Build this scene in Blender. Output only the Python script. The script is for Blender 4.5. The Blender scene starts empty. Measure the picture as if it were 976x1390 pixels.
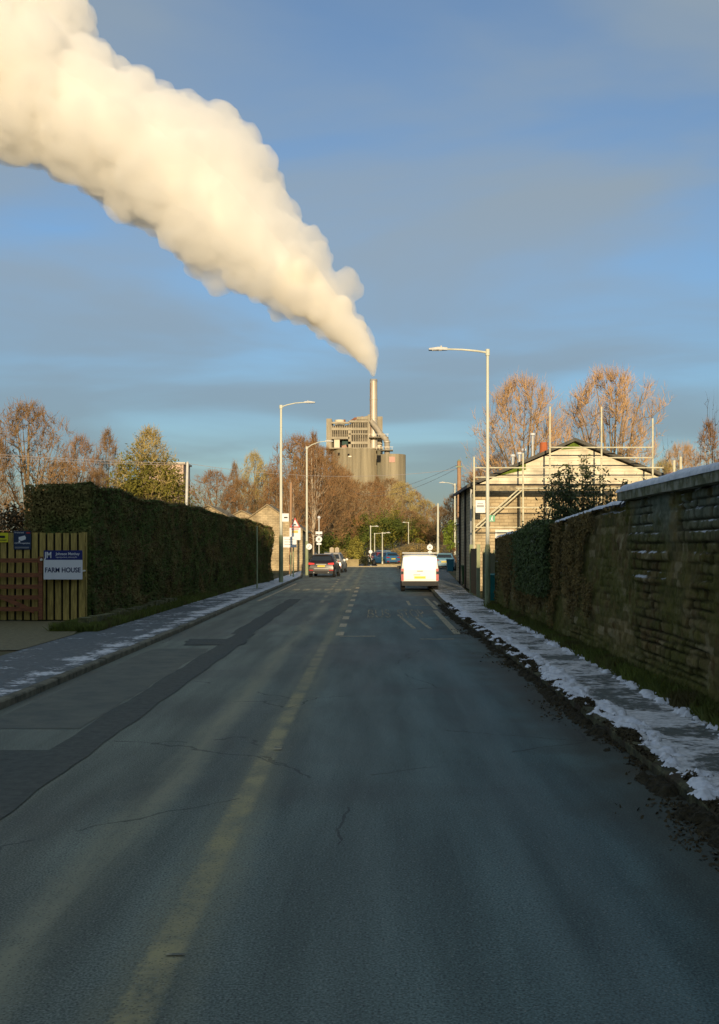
import bpy, bmesh, math, random
import numpy as np
from mathutils import Vector, Matrix, noise as mnoise
R = math.radians
random.seed(7); rng = np.random.default_rng(7)
SC = bpy.context.scene
COL = SC.collection
F = 1400.0; CX = 508.0; CY = 744.0; EYE = 2.0

def at(px, py, D):            # photo pixel at distance D -> world point
    return Vector(((px-CX)*D/F, D, EYE+(CY-py)*D/F))

# ---------------------------------------------------------------- materials
def nodes(m):
    m.use_nodes = True
    nt = m.node_tree
    b = nt.nodes['Principled BSDF']
    return nt, nt.nodes, nt.links, b

_mats = {}
def mat(name, c1, c2=None, rough=.8, scale=4., bump=0., bscale=None, metal=0., spec=.3, detail=6., lo=.35, hi=.65, transl=0., c3=None, s3=1.0, stretch=None, emis=None):
    if name in _mats: return _mats[name]
    m = bpy.data.materials.new(name); nt, N, L, b = nodes(m)
    b.inputs['Roughness'].default_value = rough
    b.inputs['Metallic'].default_value = metal
    b.inputs['Specular IOR Level'].default_value = spec
    tc = N.new('ShaderNodeTexCoord'); src = tc.outputs['Object']
    if stretch:
        mp = N.new('ShaderNodeMapping'); mp.inputs['Scale'].default_value = stretch
        L.new(src, mp.inputs['Vector']); src = mp.outputs['Vector']
    if c2 is None: c2 = tuple(x*.78 for x in c1)
    nz = N.new('ShaderNodeTexNoise'); nz.inputs['Scale'].default_value = scale; nz.inputs['Detail'].default_value = detail
    nz.inputs['Roughness'].default_value = .65
    L.new(src, nz.inputs['Vector'])
    rp = N.new('ShaderNodeValToRGB'); rp.color_ramp.elements[0].position = lo; rp.color_ramp.elements[1].position = hi
    rp.color_ramp.elements[0].color = (*c2, 1); rp.color_ramp.elements[1].color = (*c1, 1)
    L.new(nz.outputs['Fac'], rp.inputs['Fac'])
    out = rp.outputs['Color']
    if c3:
        n3 = N.new('ShaderNodeTexNoise'); n3.inputs['Scale'].default_value = s3; n3.inputs['Detail'].default_value = 5
        L.new(src, n3.inputs['Vector'])
        r3 = N.new('ShaderNodeMapRange'); r3.inputs[1].default_value = .48; r3.inputs[2].default_value = .62
        L.new(n3.outputs['Fac'], r3.inputs[0])
        mx = N.new('ShaderNodeMix'); mx.data_type = 'RGBA'
        L.new(r3.outputs[0], mx.inputs[0]); L.new(out, mx.inputs[6]); mx.inputs[7].default_value = (*c3, 1)
        out = mx.outputs[2]
    L.new(out, b.inputs['Base Color'])
    if bump:
        nb = N.new('ShaderNodeTexNoise'); nb.inputs['Scale'].default_value = bscale or scale*4; nb.inputs['Detail'].default_value = 8
        L.new(src, nb.inputs['Vector'])
        bp = N.new('ShaderNodeBump'); bp.inputs['Strength'].default_value = bump; bp.inputs['Distance'].default_value = .03
        L.new(nb.outputs['Fac'], bp.inputs['Height']); L.new(bp.outputs['Normal'], b.inputs['Normal'])
    if emis:
        b.inputs['Emission Color'].default_value = (*emis[0], 1); b.inputs['Emission Strength'].default_value = emis[1]
    if transl:
        tr = N.new('ShaderNodeBsdfTranslucent'); L.new(out, tr.inputs['Color'])
        ms = N.new('ShaderNodeMixShader'); ms.inputs[0].default_value = transl
        L.new(b.outputs[0], ms.inputs[1]); L.new(tr.outputs[0], ms.inputs[2])
        L.new(ms.outputs[0], N['Material Output'].inputs['Surface'])
    _mats[name] = m
    return m

# ---------------------------------------------------------------- mesh builder
class MB:
    def __init__(s): s.v = []; s.f = []
    def face(s, pts):
        n = len(s.v); s.v += [tuple(p) for p in pts]; s.f.append(tuple(range(n, n+len(pts)))); return s
    def box(s, x0, x1, y0, y1, z0, z1):
        n = len(s.v)
        s.v += [(x0,y0,z0),(x1,y0,z0),(x1,y1,z0),(x0,y1,z0),(x0,y0,z1),(x1,y0,z1),(x1,y1,z1),(x0,y1,z1)]
        s.f += [(n+a,n+b,n+c,n+d) for a,b,c,d in ((0,3,2,1),(4,5,6,7),(0,1,5,4),(1,2,6,5),(2,3,7,6),(3,0,4,7))]
        return s
    def tube(s, pts, rads, n=8, caps=True):
        pts = [Vector(p) for p in pts]
        if not hasattr(rads, '__len__'): rads = [rads]*len(pts)
        base = len(s.v); k = len(pts); pu = None
        for i, p in enumerate(pts):
            d = (pts[min(i+1, k-1)]-pts[max(i-1, 0)])
            if d.length < 1e-9: d = Vector((0,0,1))
            d.normalize()
            if pu is None:
                u = d.cross(Vector((0,0,1)))
                if u.length < .1: u = d.cross(Vector((1,0,0)))
            else: u = pu - d*pu.dot(d)
            u.normalize(); pu = u; w = d.cross(u)
            for j in range(n):
                a = 2*math.pi*j/n
                q = p+(u*math.cos(a)+w*math.sin(a))*rads[i]
                s.v.append((q.x, q.y, q.z))
        for i in range(k-1):
            for j in range(n):
                a = base+i*n+j; b = base+i*n+(j+1) % n
                s.f.append((a, b, b+n, a+n))
        if caps:
            s.f.append(tuple(base+j for j in range(n))[::-1]); s.f.append(tuple(base+(k-1)*n+j for j in range(n)))
        return s
    def ribbon(s, a, b, w, w2=None):
        a = Vector(a); b = Vector(b); d = b-a
        u = d.cross(Vector((random.uniform(-1,1), random.uniform(-1,1), random.uniform(-1,1))))
        if u.length < 1e-6: return s
        u.normalize(); w2 = w*.5 if w2 is None else w2
        n = len(s.v); s.v += [tuple(a-u*w/2), tuple(a+u*w/2), tuple(b+u*w2/2), tuple(b-u*w2/2)]
        s.f.append((n, n+1, n+2, n+3)); return s
    def prism(s, poly, axis, a, b):      # poly in the two other axes
        n = len(s.v); k = len(poly)
        for t in (a, b):
            for p in poly:
                s.v.append({'x': (t, p[0], p[1]), 'y': (p[0], t, p[1]), 'z': (p[0], p[1], t)}[axis])
        s.f.append(tuple(range(n, n+k))); s.f.append(tuple(range(n+2*k-1, n+k-1, -1)))
        for i in range(k):
            j = (i+1) % k; s.f.append((n+i, n+k+i, n+k+j, n+j))
        return s
    def build(s, name, m, parent=None, smooth=False, ang=40, loc=None):
        me = bpy.data.meshes.new(name); me.from_pydata(s.v, [], s.f); me.update()
        o = bpy.data.objects.new(name, me); COL.objects.link(o)
        if smooth or len(s.f) < 20000:
            if smooth:
                bm = bmesh.new(); bm.from_mesh(me); bmesh.ops.recalc_face_normals(bm, faces=bm.faces); bm.to_mesh(me); bm.free()
                me.shade_smooth(); me.set_sharp_from_angle(angle=R(ang))
            else:
                bm = bmesh.new(); bm.from_mesh(me); bmesh.ops.recalc_face_normals(bm, faces=bm.faces); bm.to_mesh(me); bm.free()
        if m: me.materials.append(m)
        if parent is not None: o.parent = parent
        if loc is not None: o.location = loc
        return o

def np_obj(name, V, Fc, m, parent=None, smooth=True):
    me = bpy.data.meshes.new(name)
    V = np.asarray(V, dtype=np.float32); Fc = np.asarray(Fc, dtype=np.int32)
    me.vertices.add(len(V)); me.vertices.foreach_set('co', V.ravel())
    k = Fc.shape[1]
    me.loops.add(Fc.size); me.loops.foreach_set('vertex_index', Fc.ravel())
    me.polygons.add(len(Fc)); me.polygons.foreach_set('loop_start', np.arange(0, Fc.size, k, dtype=np.int32))
    me.polygons.foreach_set('use_smooth', np.full(len(Fc), smooth))
    me.update(calc_edges=True); me.validate()
    o = bpy.data.objects.new(name, me); COL.objects.link(o); me.materials.append(m)
    if parent is not None: o.parent = parent
    return o

def leaf_cards(P, Nn, size, aspect=1.6, jit=.9):
    """many small leaf quads at points P with loose normals Nn"""
    n = len(P); Nn = Nn+rng.normal(0, jit, (n, 3)); Nn /= np.linalg.norm(Nn, axis=1)[:, None]+1e-9
    T = np.cross(Nn, rng.normal(0, 1, (n, 3))); T /= np.linalg.norm(T, axis=1)[:, None]+1e-9
    B = np.cross(Nn, T); s = size*rng.uniform(.6, 1.3, n)[:, None]
    V = np.stack([P-T*s*aspect*.5, P+B*s*.32, P+T*s*aspect*.5, P-B*s*.32], 1).reshape(-1, 3)
    return V, np.arange(4*n).reshape(-1, 4)

# value noise for numpy
def vnoise2(x, y, seed=0):
    r = np.random.default_rng(seed); T = r.random((256, 256))
    xi = np.floor(x).astype(int); yi = np.floor(y).astype(int); fx = x-xi; fy = y-yi
    fx = fx*fx*(3-2*fx); fy = fy*fy*(3-2*fy)
    a = T[xi % 256, yi % 256]; b = T[(xi+1) % 256, yi % 256]; c = T[xi % 256, (yi+1) % 256]; d = T[(xi+1) % 256, (yi+1) % 256]
    return (a*(1-fx)+b*fx)*(1-fy)+(c*(1-fx)+d*fx)*fy
def fbm2(x, y, oct=4, seed=0):
    s = 0; a = .5; t = 0
    for i in range(oct):
        s = s+a*vnoise2(x*2**i, y*2**i, seed+i); t += a; a *= .55
    return s/t

# ---------------------------------------------------------------- tagging
def tag(o, label=None, cat=None, group=None, kind=None):
    if label: o['label'] = label
    if cat: o['category'] = cat
    if group: o['group'] = group
    if kind: o['kind'] = kind
    return o
def thing(name, label, cat, loc=(0,0,0), rz=0, group=None):
    o = bpy.data.objects.new(name, None); COL.objects.link(o); o.location = loc; o.rotation_euler = (0,0,rz)
    return tag(o, label, cat, group)
def struct(o): o['kind'] = 'structure'; return o
def dup(root, loc, rz=0, sc=None, label=None, group=None):
    r = root.copy(); COL.objects.link(r); r.location = loc; r.rotation_euler = (0,0,rz)
    if sc is not None: r.scale = sc
    if label: r['label'] = label
    if group: r['group'] = group
    for ch in list(root.children):
        c = ch.copy(); COL.objects.link(c); c.parent = r
        for g in list(ch.children):
            d = g.copy(); COL.objects.link(d); d.parent = c
    return r

# ================================================================= CAMERA
cam = bpy.data.cameras.new('camera'); co = bpy.data.objects.new('camera', cam); COL.objects.link(co)
co.location = (0,0,EYE); co.rotation_euler = (R(90),0,0)
cam.sensor_fit = 'VERTICAL'; cam.sensor_height = 36; cam.sensor_width = 36; cam.lens = F/1390*36
cam.shift_x = -(CX-488)/1390; cam.shift_y = (CY-695)/1390
cam.clip_start = .1; cam.clip_end = 6000
SC.camera = co

# ================================================================= LIGHT
ELEV = R(9.0); AZ = R(1.5)       # sun behind the camera, a little to the right
S = Vector((math.sin(AZ)*math.cos(ELEV), -math.cos(AZ)*math.cos(ELEV), math.sin(ELEV)))
sl = bpy.data.lights.new('sun', 'SUN'); sl.energy = 4.8; sl.angle = R(.55); sl.color = (1, .79, .50)
so = bpy.data.objects.new('sun', sl); COL.objects.link(so); so.location = (10,-20,30)
so.rotation_euler = S.to_track_quat('Z', 'Y').to_euler()

w = bpy.data.worlds.new('World'); SC.world = w; w.use_nodes = True
nt = w.node_tree; N = nt.nodes; L = nt.links
bg = N['Background']
sky = N.new('ShaderNodeTexSky'); sky.sky_type = 'NISHITA'; sky.sun_disc = False
sky.sun_elevation = ELEV; sky.sun_rotation = math.pi-AZ; sky.air_density = 1.0; sky.dust_density = .35; sky.ozone_density = 2.0
tc = N.new('ShaderNodeTexCoord')
sx = N.new('ShaderNodeSeparateXYZ'); L.new(tc.outputs['Generated'], sx.inputs[0])
def math_n(op, a, b=None, clamp=False):
    m = N.new('ShaderNodeMath'); m.operation = op; m.use_clamp = clamp
    for i, q in enumerate((a, b)):
        if q is None: continue
        if isinstance(q, (int, float)): m.inputs[i].default_value = q
        else: L.new(q, m.inputs[i])
    return m.outputs[0]
den = math_n('ADD', math_n('MAXIMUM', sx.outputs['Z'], 0.0), .16)
cxn = math_n('DIVIDE', sx.outputs['X'], den); cyn = math_n('DIVIDE', sx.outputs['Y'], den)
cb = N.new('ShaderNodeCombineXYZ'); L.new(cxn, cb.inputs[0]); L.new(cyn, cb.inputs[1])
mp = N.new('ShaderNodeMapping'); mp.inputs['Scale'].default_value = (.9, 1.2, 1); mp.inputs['Rotation'].default_value = (0,0,.5); mp.inputs['Location'].default_value = (1.3, .4, 0)
L.new(cb.outputs[0], mp.inputs['Vector'])
nz = N.new('ShaderNodeTexNoise'); nz.inputs['Scale'].default_value = 1.05; nz.inputs['Detail'].default_value = 6; nz.inputs['Roughness'].default_value = .45; nz.inputs['Distortion'].default_value = .4
L.new(mp.outputs[0], nz.inputs['Vector'])
mr = N.new('ShaderNodeMapRange'); mr.interpolation_type = 'SMOOTHSTEP'; mr.inputs[1].default_value = .33; mr.inputs[2].default_value = .60; mr.inputs[3].default_value = .0; mr.inputs[4].default_value = .85
L.new(nz.outputs['Fac'], mr.inputs[0])
hz = math_n('ADD', math_n('MULTIPLY', sx.outputs['Z'], 1.4), .55, True)
cf = math_n('MULTIPLY', mr.outputs[0], hz)
lift = math_n('ADD', cf, math_n('MULTIPLY', math_n('SUBTRACT', sx.outputs['Z'], .3, True), .6), True)
gm = N.new('ShaderNodeMix'); gm.data_type = 'RGBA'; gm.blend_type = 'MULTIPLY'; gm.inputs[0].default_value = 1
L.new(sky.outputs[0], gm.inputs[6]); gm.inputs[7].default_value = (.78, .90, 1.07, 1)
cm = N.new('ShaderNodeMix'); cm.data_type = 'RGBA'
L.new(lift, cm.inputs[0]); L.new(gm.outputs[2], cm.inputs[6]); cm.inputs[7].default_value = (2.05, 2.5, 2.85, 1)
hg = N.new('ShaderNodeMapRange'); hg.interpolation_type = 'SMOOTHSTEP'; hg.inputs[1].default_value = .0; hg.inputs[2].default_value = .30; hg.inputs[3].default_value = .66; hg.inputs[4].default_value = 1.1
L.new(sx.outputs['Z'], hg.inputs[0]); hs = N.new('ShaderNodeVectorMath'); hs.operation = 'SCALE'; L.new(cm.outputs[2], hs.inputs[0]); L.new(hg.outputs[0], hs.inputs['Scale'])
L.new(hs.outputs[0], bg.inputs['Color']); bg.inputs['Strength'].default_value = .135

# ================================================================= MATERIALS
def road_mat():
    m = bpy.data.materials.new('asphalt'); nt, N, L, b = nodes(m)
    tc = N.new('ShaderNodeTexCoord'); s = N.new('ShaderNodeSeparateXYZ'); L.new(tc.outputs['Object'], s.inputs[0])
    def noise(sc, det, vec=None, dist=0.):
        n = N.new('ShaderNodeTexNoise'); n.inputs['Scale'].default_value = sc; n.inputs['Detail'].default_value = det; n.inputs['Distortion'].default_value = dist
        L.new(vec or tc.outputs['Object'], n.inputs['Vector']); return n.outputs['Fac']
    def M(op, a, b2=None, cl=False):
        k = N.new('ShaderNodeMath'); k.operation = op; k.use_clamp = cl
        for i, q in enumerate((a, b2)):
            if q is None: continue
            if isinstance(q, (int, float)): k.inputs[i].default_value = q
            else: L.new(q, k.inputs[i])
        return k.outputs[0]
    def mix(f, a, c):
        k = N.new('ShaderNodeMix'); k.data_type = 'RGBA'
        if isinstance(f, float): k.inputs[0].default_value = f
        else: L.new(f, k.inputs[0])
        for i, q in ((6, a), (7, c)):
            if isinstance(q, tuple): k.inputs[i].default_value = (*q, 1)
            else: L.new(q, k.inputs[i])
        return k.outputs[2]
    def band(c, wd):      # soft band in x, wobbling
        wob = M('ADD', M('MULTIPLY', M('SUBTRACT', noise(.35, 3), .5), .25), M('MULTIPLY', M('SUBTRACT', noise(6, 5), .5), .22))
        d = M('ABSOLUTE', M('SUBTRACT', M('ADD', s.outputs['X'], wob), c))
        return M('SUBTRACT', 1.0, M('DIVIDE', d, wd), True)
    mpl = N.new('ShaderNodeMapping'); mpl.inputs['Scale'].default_value = (1.6, .16, 1); L.new(tc.outputs['Object'], mpl.inputs['Vector'])
    streak = noise(1.6, 6, mpl.outputs[0])
    big = noise(.28, 5, None, .6)
    g = noise(75, 6); g2 = noise(190, 2)
    # blue-ish tarmac on the right lane, browner on the left
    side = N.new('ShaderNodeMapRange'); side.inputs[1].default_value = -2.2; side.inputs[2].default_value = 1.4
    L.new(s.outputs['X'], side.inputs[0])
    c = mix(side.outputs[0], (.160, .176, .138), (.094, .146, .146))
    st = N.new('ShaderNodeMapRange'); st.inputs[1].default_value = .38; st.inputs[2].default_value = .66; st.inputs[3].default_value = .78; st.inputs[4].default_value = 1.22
    L.new(streak, st.inputs[0])
    def mul(a, f):
        k = N.new('ShaderNodeVectorMath'); k.operation = 'SCALE'; L.new(a, k.inputs[0])
        if isinstance(f, float): k.inputs['Scale'].default_value = f
        else: L.new(f, k.inputs['Scale'])
        return k.outputs[0]
    c = mul(c, st.outputs[0])
    bg_ = N.new('ShaderNodeMapRange'); bg_.inputs[1].default_value = .35; bg_.inputs[2].default_value = .68; bg_.inputs[3].default_value = .7; bg_.inputs[4].default_value = 1.3
    L.new(big, bg_.inputs[0]); c = mul(c, bg_.outputs[0])
    gr = N.new('ShaderNodeMapRange'); gr.inputs[1].default_value = .3; gr.inputs[2].default_value = .75; gr.inputs[3].default_value = .4; gr.inputs[4].default_value = 1.6
    L.new(g, gr.inputs[0]); c = mul(c, gr.outputs[0])
    for xc, wd, col, amt in ((-1.76, .26, (.27, .26, .17), .8), (-1.02, .30, (.26, .235, .13), .5), (1.15, .45, (.13, .145, .14), .25), (-.1, .4, (.12, .13, .115), .2)):
        k = M('MULTIPLY', M('MULTIPLY', band(xc, wd), M('MULTIPLY', M('SUBTRACT', streak, .28, True), 3.2, True)), amt*1.2, True)
        c = mix(k, c, col)
    # the worn ochre centre line, mostly rubbed away
    fine = noise(26, 6); wn = noise(2.2, 5)
    cd = M('ABSOLUTE', M('SUBTRACT', M('ADD', s.outputs['X'], M('MULTIPLY', M('SUBTRACT', fine, .5), .10)), -1.03))
    core = M('MULTIPLY', M('SUBTRACT', 1.0, M('DIVIDE', cd, .11), True), 2.2, True)
    gap = M('GREATER_THAN', M('SINE', M('MULTIPLY', M('ADD', s.outputs['Y'], 1.2), .9)), -.62)
    core = M('MULTIPLY', core, M('ADD', M('MULTIPLY', M('SUBTRACT', wn, .34, True), 3.2, True), M('MULTIPLY', M('SUBTRACT', fine, .45), 1.2), True))
    nearf = N.new('ShaderNodeMapRange'); nearf.inputs[1].default_value = 24; nearf.inputs[2].default_value = 10; nearf.inputs[3].default_value = .25; nearf.inputs[4].default_value = .95
    L.new(s.outputs['Y'], nearf.inputs[0])
    c = mix(M('MULTIPLY', core, nearf.outputs[0], True), c, (.37, .32, .165))
    # pale stone chips in the surface
    vc = N.new('ShaderNodeTexVoronoi'); vc.inputs['Scale'].default_value = 55; L.new(tc.outputs['Object'], vc.inputs['Vector'])
    chip = M('MULTIPLY', M('LESS_THAN', vc.outputs['Distance'], .30), M('GREATER_THAN', noise(33, 2), .56))
    c = mix(M('MULTIPLY', chip, .5), c, (.26, .27, .24))
    vd = N.new('ShaderNodeTexVoronoi'); vd.inputs['Scale'].default_value = 42; L.new(tc.outputs['Object'], vd.inputs['Vector'])
    c = mix(M('MULTIPLY', M('LESS_THAN', vd.outputs['Distance'], .26), .45), c, (.035, .04, .04))
    # gutter dirt right
    dirt = M('MULTIPLY', M('ADD', M('MULTIPLY', M('SUBTRACT', s.outputs['X'], 1.45), 1.1), M('MULTIPLY', M('SUBTRACT', noise(1.1, 6), .5), 1.6)), .9, True)
    c = mix(M('MULTIPLY', dirt, .85), c, (.045, .038, .02))
    # fine cracks
    vo = N.new('ShaderNodeTexVoronoi'); vo.feature = 'DISTANCE_TO_EDGE'; vo.inputs['Scale'].default_value = .34
    wv = N.new('ShaderNodeTexNoise'); wv.inputs['Scale'].default_value = 1.7; wv.inputs['Detail'].default_value = 7; L.new(tc.outputs['Object'], wv.inputs['Vector'])
    va = N.new('ShaderNodeVectorMath'); va.operation = 'ADD'; L.new(tc.outputs['Object'], va.inputs[0])
    vs = N.new('ShaderNodeVectorMath'); vs.operation = 'SCALE'; vs.inputs['Scale'].default_value = .4; L.new(wv.outputs['Color'], vs.inputs[0])
    L.new(vs.outputs[0], va.inputs[1]); L.new(va.outputs[0], vo.inputs['Vector'])
    cr = M('MULTIPLY', M('LESS_THAN', vo.outputs['Distance'], .0035), M('GREATER_THAN', noise(.5, 2), .52))
    c = mix(M('MULTIPLY', cr, .5), c, (.02, .02, .02))
    L.new(c, b.inputs['Base Color'])
    rr = N.new('ShaderNodeMapRange'); rr.inputs[1].default_value = .3; rr.inputs[2].default_value = .7; rr.inputs[3].default_value = .62; rr.inputs[4].default_value = .9
    L.new(big, rr.inputs[0]); L.new(rr.outputs[0], b.inputs['Roughness'])
    b.inputs['Specular IOR Level'].default_value = .22
    g3 = noise(28, 4); hgt = M('ADD', g2, M('MULTIPLY', g, 1.2)); hgt = M('SUBTRACT', hgt, M('MULTIPLY', cr, 1.5))
    bp = N.new('ShaderNodeBump'); bp.inputs['Strength'].default_value = .4; bp.inputs['Distance'].default_value = .005
    L.new(hgt, bp.inputs['Height']); L.new(bp.outputs[0], b.inputs['Normal'])
    return m
M_road = road_mat()
M_patch = mat('patch_asphalt', (.092, .10, .086), (.058, .066, .056), rough=.85, scale=9, bump=.5, bscale=90)
M_patch2 = mat('old_patch_asphalt', (.15, .155, .12), (.10, .11, .092), rough=.85, scale=2.2, bump=.5, bscale=90)

def snow_ground(name, base1, base2, thresh, x_edge=None, edge_dir=1, far_y=None, far_add=0.):
    """pavement tarmac with thin trodden snow lying in patches"""
    m = bpy.data.materials.new(name); nt, N, L, b = nodes(m)
    tc = N.new('ShaderNodeTexCoord'); s = N.new('ShaderNodeSeparateXYZ'); L.new(tc.outputs['Object'], s.inputs[0])
    def noise(sc, det, ro=.6, dist=0.):
        n = N.new('ShaderNodeTexNoise'); n.inputs['Scale'].default_value = sc; n.inputs['Detail'].default_value = det; n.inputs['Roughness'].default_value = ro; n.inputs['Distortion'].default_value = dist
        L.new(tc.outputs['Object'], n.inputs['Vector']); return n.outputs['Fac']
    def M(op, a, b2=None, cl=False):
        k = N.new('ShaderNodeMath'); k.operation = op; k.use_clamp = cl
        for i, q in enumerate((a, b2)):
            if q is None: continue
            if isinstance(q, (int, float)): k.inputs[i].default_value = q
            else: L.new(q, k.inputs[i])
        return k.outputs[0]
    n1 = noise(1.1, 9, .68, .5); n2 = noise(9, 6, .7); n3 = noise(60, 3)
    v = M('ADD', M('MULTIPLY', n1, .68), M('MULTIPLY', n2, .34))
    if x_edge is not None:
        e = M('SUBTRACT', .35, M('ABSOLUTE', M('SUBTRACT', s.outputs['X'], x_edge)), True)
        v = M('ADD', v, M('MULTIPLY', e, .30))
    if far_y is not None:
        f = N.new('ShaderNodeMapRange'); f.inputs[1].default_value = far_y[0]; f.inputs[2].default_value = far_y[1]; f.inputs[3].default_value = 0; f.inputs[4].default_value = far_add
        L.new(s.outputs['Y'], f.inputs[0]); v = M('ADD', v, f.outputs[0])
    mr = N.new('ShaderNodeMapRange'); mr.interpolation_type = 'SMOOTHSTEP'; mr.inputs[1].default_value = thresh; mr.inputs[2].default_value = thresh+.075
    L.new(v, mr.inputs[0])
    rp = N.new('ShaderNodeValToRGB'); rp.color_ramp.elements[0].color = (*base2, 1); rp.color_ramp.elements[1].color = (*base1, 1)
    rp.color_ramp.elements[0].position = .35; rp.color_ramp.elements[1].position = .65; L.new(n2, rp.inputs['Fac'])
    sn = N.new('ShaderNodeValToRGB'); sn.color_ramp.elements[0].color = (.34, .35, .35, 1); sn.color_ramp.elements[1].color = (.86, .86, .88, 1)
    sn.color_ramp.elements[0].position = .3; sn.color_ramp.elements[1].position = .7
    L.new(noise(14, 6, .7), sn.inputs['Fac'])
    mx = N.new('ShaderNodeMix'); mx.data_type = 'RGBA'; L.new(mr.outputs[0], mx.inputs[0]); L.new(rp.outputs[0], mx.inputs[6]); L.new(sn.outputs[0], mx.inputs[7])
    L.new(mx.outputs[2], b.inputs['Base Color']); b.inputs['Roughness'].default_value = .75; b.inputs['Specular IOR Level'].default_value = .25
    h = M('ADD', M('MULTIPLY', mr.outputs[0], 1.0), M('MULTIPLY', n3, .5))
    bp = N.new('ShaderNodeBump'); bp.inputs['Strength'].default_value = .8; bp.inputs['Distance'].default_value = .02
    L.new(h, bp.inputs['Height']); L.new(bp.outputs[0], b.inputs['Normal'])
    return m
M_pave_r = snow_ground('snowy_pavement_right', (.15, .165, .15), (.085, .095, .085),   .458, 2.62, far_y=(36, 60), far_add=-.12)
M_pave_l = snow_ground('snowy_pavement_left', (.14, .155, .155), (.085, .095, .095), .545, -5.0, far_y=(26, 62), far_add=.16)
M_drive = snow_ground('driveway_gravel', (.20, .17, .085), (.11, .095, .05), .66)
M_grass = mat('winter_grass', (.085, .085, .025), (.035, .045, .014), rough=.95, scale=1.2, bump=.6, bscale=30, c3=(.12, .085, .035), s3=.35)
M_kerb = mat('kerb_stone', (.20, .18, .12), (.07, .068, .045), rough=.9, scale=5, bump=.4)
M_snow = mat('snow', (.82, .83, .87), (.6, .62, .68), rough=.7, scale=9, bump=.5, bscale=25)
M_litter = mat('leaf_litter', (.085, .062, .026), (.022, .02, .012), rough=.9, scale=30)
M_white = mat('white_paint', (.78, .76, .70), (.70, .68, .62), rough=.5, scale=3)
M_line_w = mat('worn_line_paint', (.55, .46, .28), (.15, .155, .12), rough=.85, scale=7, lo=.42, hi=.62, bump=.3, bscale=90)
M_line_y = mat('worn_ochre_paint', (.42, .35, .16), (.15, .155, .115), rough=.85, scale=3.5, lo=.38, hi=.68, bump=.3, bscale=90, stretch=(1.6, .5, 1))
M_line_f = mat('fresh_line_paint', (.58, .47, .30), (.24, .20, .13), rough=.85, scale=10, lo=.35, hi=.6)
M_pole = mat('galvanised_steel', (.72, .71, .58), (.55, .55, .44), rough=.55, scale=2, metal=.0, stretch=(1,1,.25))
M_polebase = mat('green_shaded_steel', (.36, .38, .22), (.22, .26, .14), rough=.7, scale=4, stretch=(1,1,.3))  # green steel; on the lamp bases this dark tone is painted shade
M_lamp = mat('lamp_housing', (.66, .65, .60), (.55, .54, .5), rough=.5, scale=6)
M_glassl = mat('lamp_lens', (.5, .5, .48), (.4, .4, .4), rough=.2, scale=3)
M_wood = mat('weathered_timber', (.52, .37, .10), (.25, .18, .05), rough=.85, scale=5, stretch=(5,5,.6), bump=.3)
M_redwood = mat('red_stained_timber', (.28, .10, .04), (.13, .055, .026), rough=.8, scale=6, stretch=(.8,5,5), bump=.3)
M_pole_wood = mat('pole_timber', (.50, .30, .17), (.32, .2, .11), rough=.85, scale=6, stretch=(4,4,.3), bump=.3)
M_dark = mat('dark_void', (.012, .012, .012), (.008, .008, .008), rough=.9, scale=2)
M_navy = mat('navy_sign', (.012, .022, .14), (.010, .018, .12), rough=.35, scale=2, spec=.5)
M_navy2 = mat('dark_teal_sign', (.010, .028, .07), (.008, .022, .055), rough=.4, scale=2, spec=.5)
M_signw = mat('white_sign', (.72, .72, .72), (.66, .66, .66), rough=.4, scale=1, spec=.4)
M_yel = mat('yellow_sign', (.75, .68, .02), (.6, .55, .02), rough=.5, scale=3)
M_red = mat('sign_red', (.60, .05, .04), (.5, .04, .03), rough=.5, scale=3)
M_orange = mat('sign_orange', (.80, .48, .10), (.7, .4, .08), rough=.5, scale=3)
M_ink = mat('black_ink', (.02, .02, .02), rough=.5)
M_grey = mat('grey_ink', (.35, .35, .36), rough=.5)
M_green = mat('exit_green', (.02, .33, .16), (.02, .28, .13), rough=.4, scale=3)
M_brick = mat('red_brick', (.26, .09, .05), (.16, .06, .04), rough=.9, scale=6)
M_slate = mat('slate_roof', (.10, .10, .11), (.06, .06, .07), rough=.7, scale=3, bump=.3)
M_moss = mat('moss_green', (.16, .22, .03), (.08, .13, .02), rough=.95, scale=8, bump=.5)
M_scaf = mat('scaffold_tube', (.78, .73, .52), (.56, .52, .37), rough=.6, metal=.0, scale=3)
M_board = mat('scaffold_board', (.50, .40, .24), (.18, .15, .1), rough=.9, scale=4)
M_wire = mat('wire', (.25, .22, .2), rough=.7)
M_conc = mat('old_concrete', (.46, .40, .29), (.27, .235, .17), rough=.9, scale=.35, stretch=(1,1,.25), bump=.2, bscale=1, detail=9)
M_conc2 = mat('silo_concrete', (.37, .315, .21), (.18, .155, .105), rough=.95, scale=.45, stretch=(1,1,.05), detail=8)
M_steel = mat('stack_steel', (.60, .54, .44), (.46, .40, .32), rough=.5, metal=.3, scale=.4, stretch=(1,1,.2))
M_rust = mat('rusty_steel', (.30, .13, .07), (.2, .09, .05), rough=.85, scale=1)
M_tyre = mat('tyre_rubber', (.02, .02, .02), (.014, .014, .014), rough=.85, scale=8)
M_rim = mat('alloy_rim', (.4, .4, .4), rough=.35, metal=.8)
M_glass = mat('car_glass', (.02, .025, .03), (.015, .018, .02), rough=.08, spec=.8, scale=1)
M_black = mat('black_plastic', (.022, .022, .022), (.016, .016, .016), rough=.6, scale=5)
M_tail = mat('tail_lens', (.42, .015, .012), (.3, .01, .01), rough=.2, spec=.6, scale=10)
M_tailon = mat('tail_lens_lit', (.6, .03, .03), (.5, .02, .02), rough=.2, scale=10, emis=((1, .06, .04), .5))
M_plate = mat('yellow_plate', (.72, .56, .05), (.68, .52, .05), rough=.45, scale=3)
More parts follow.
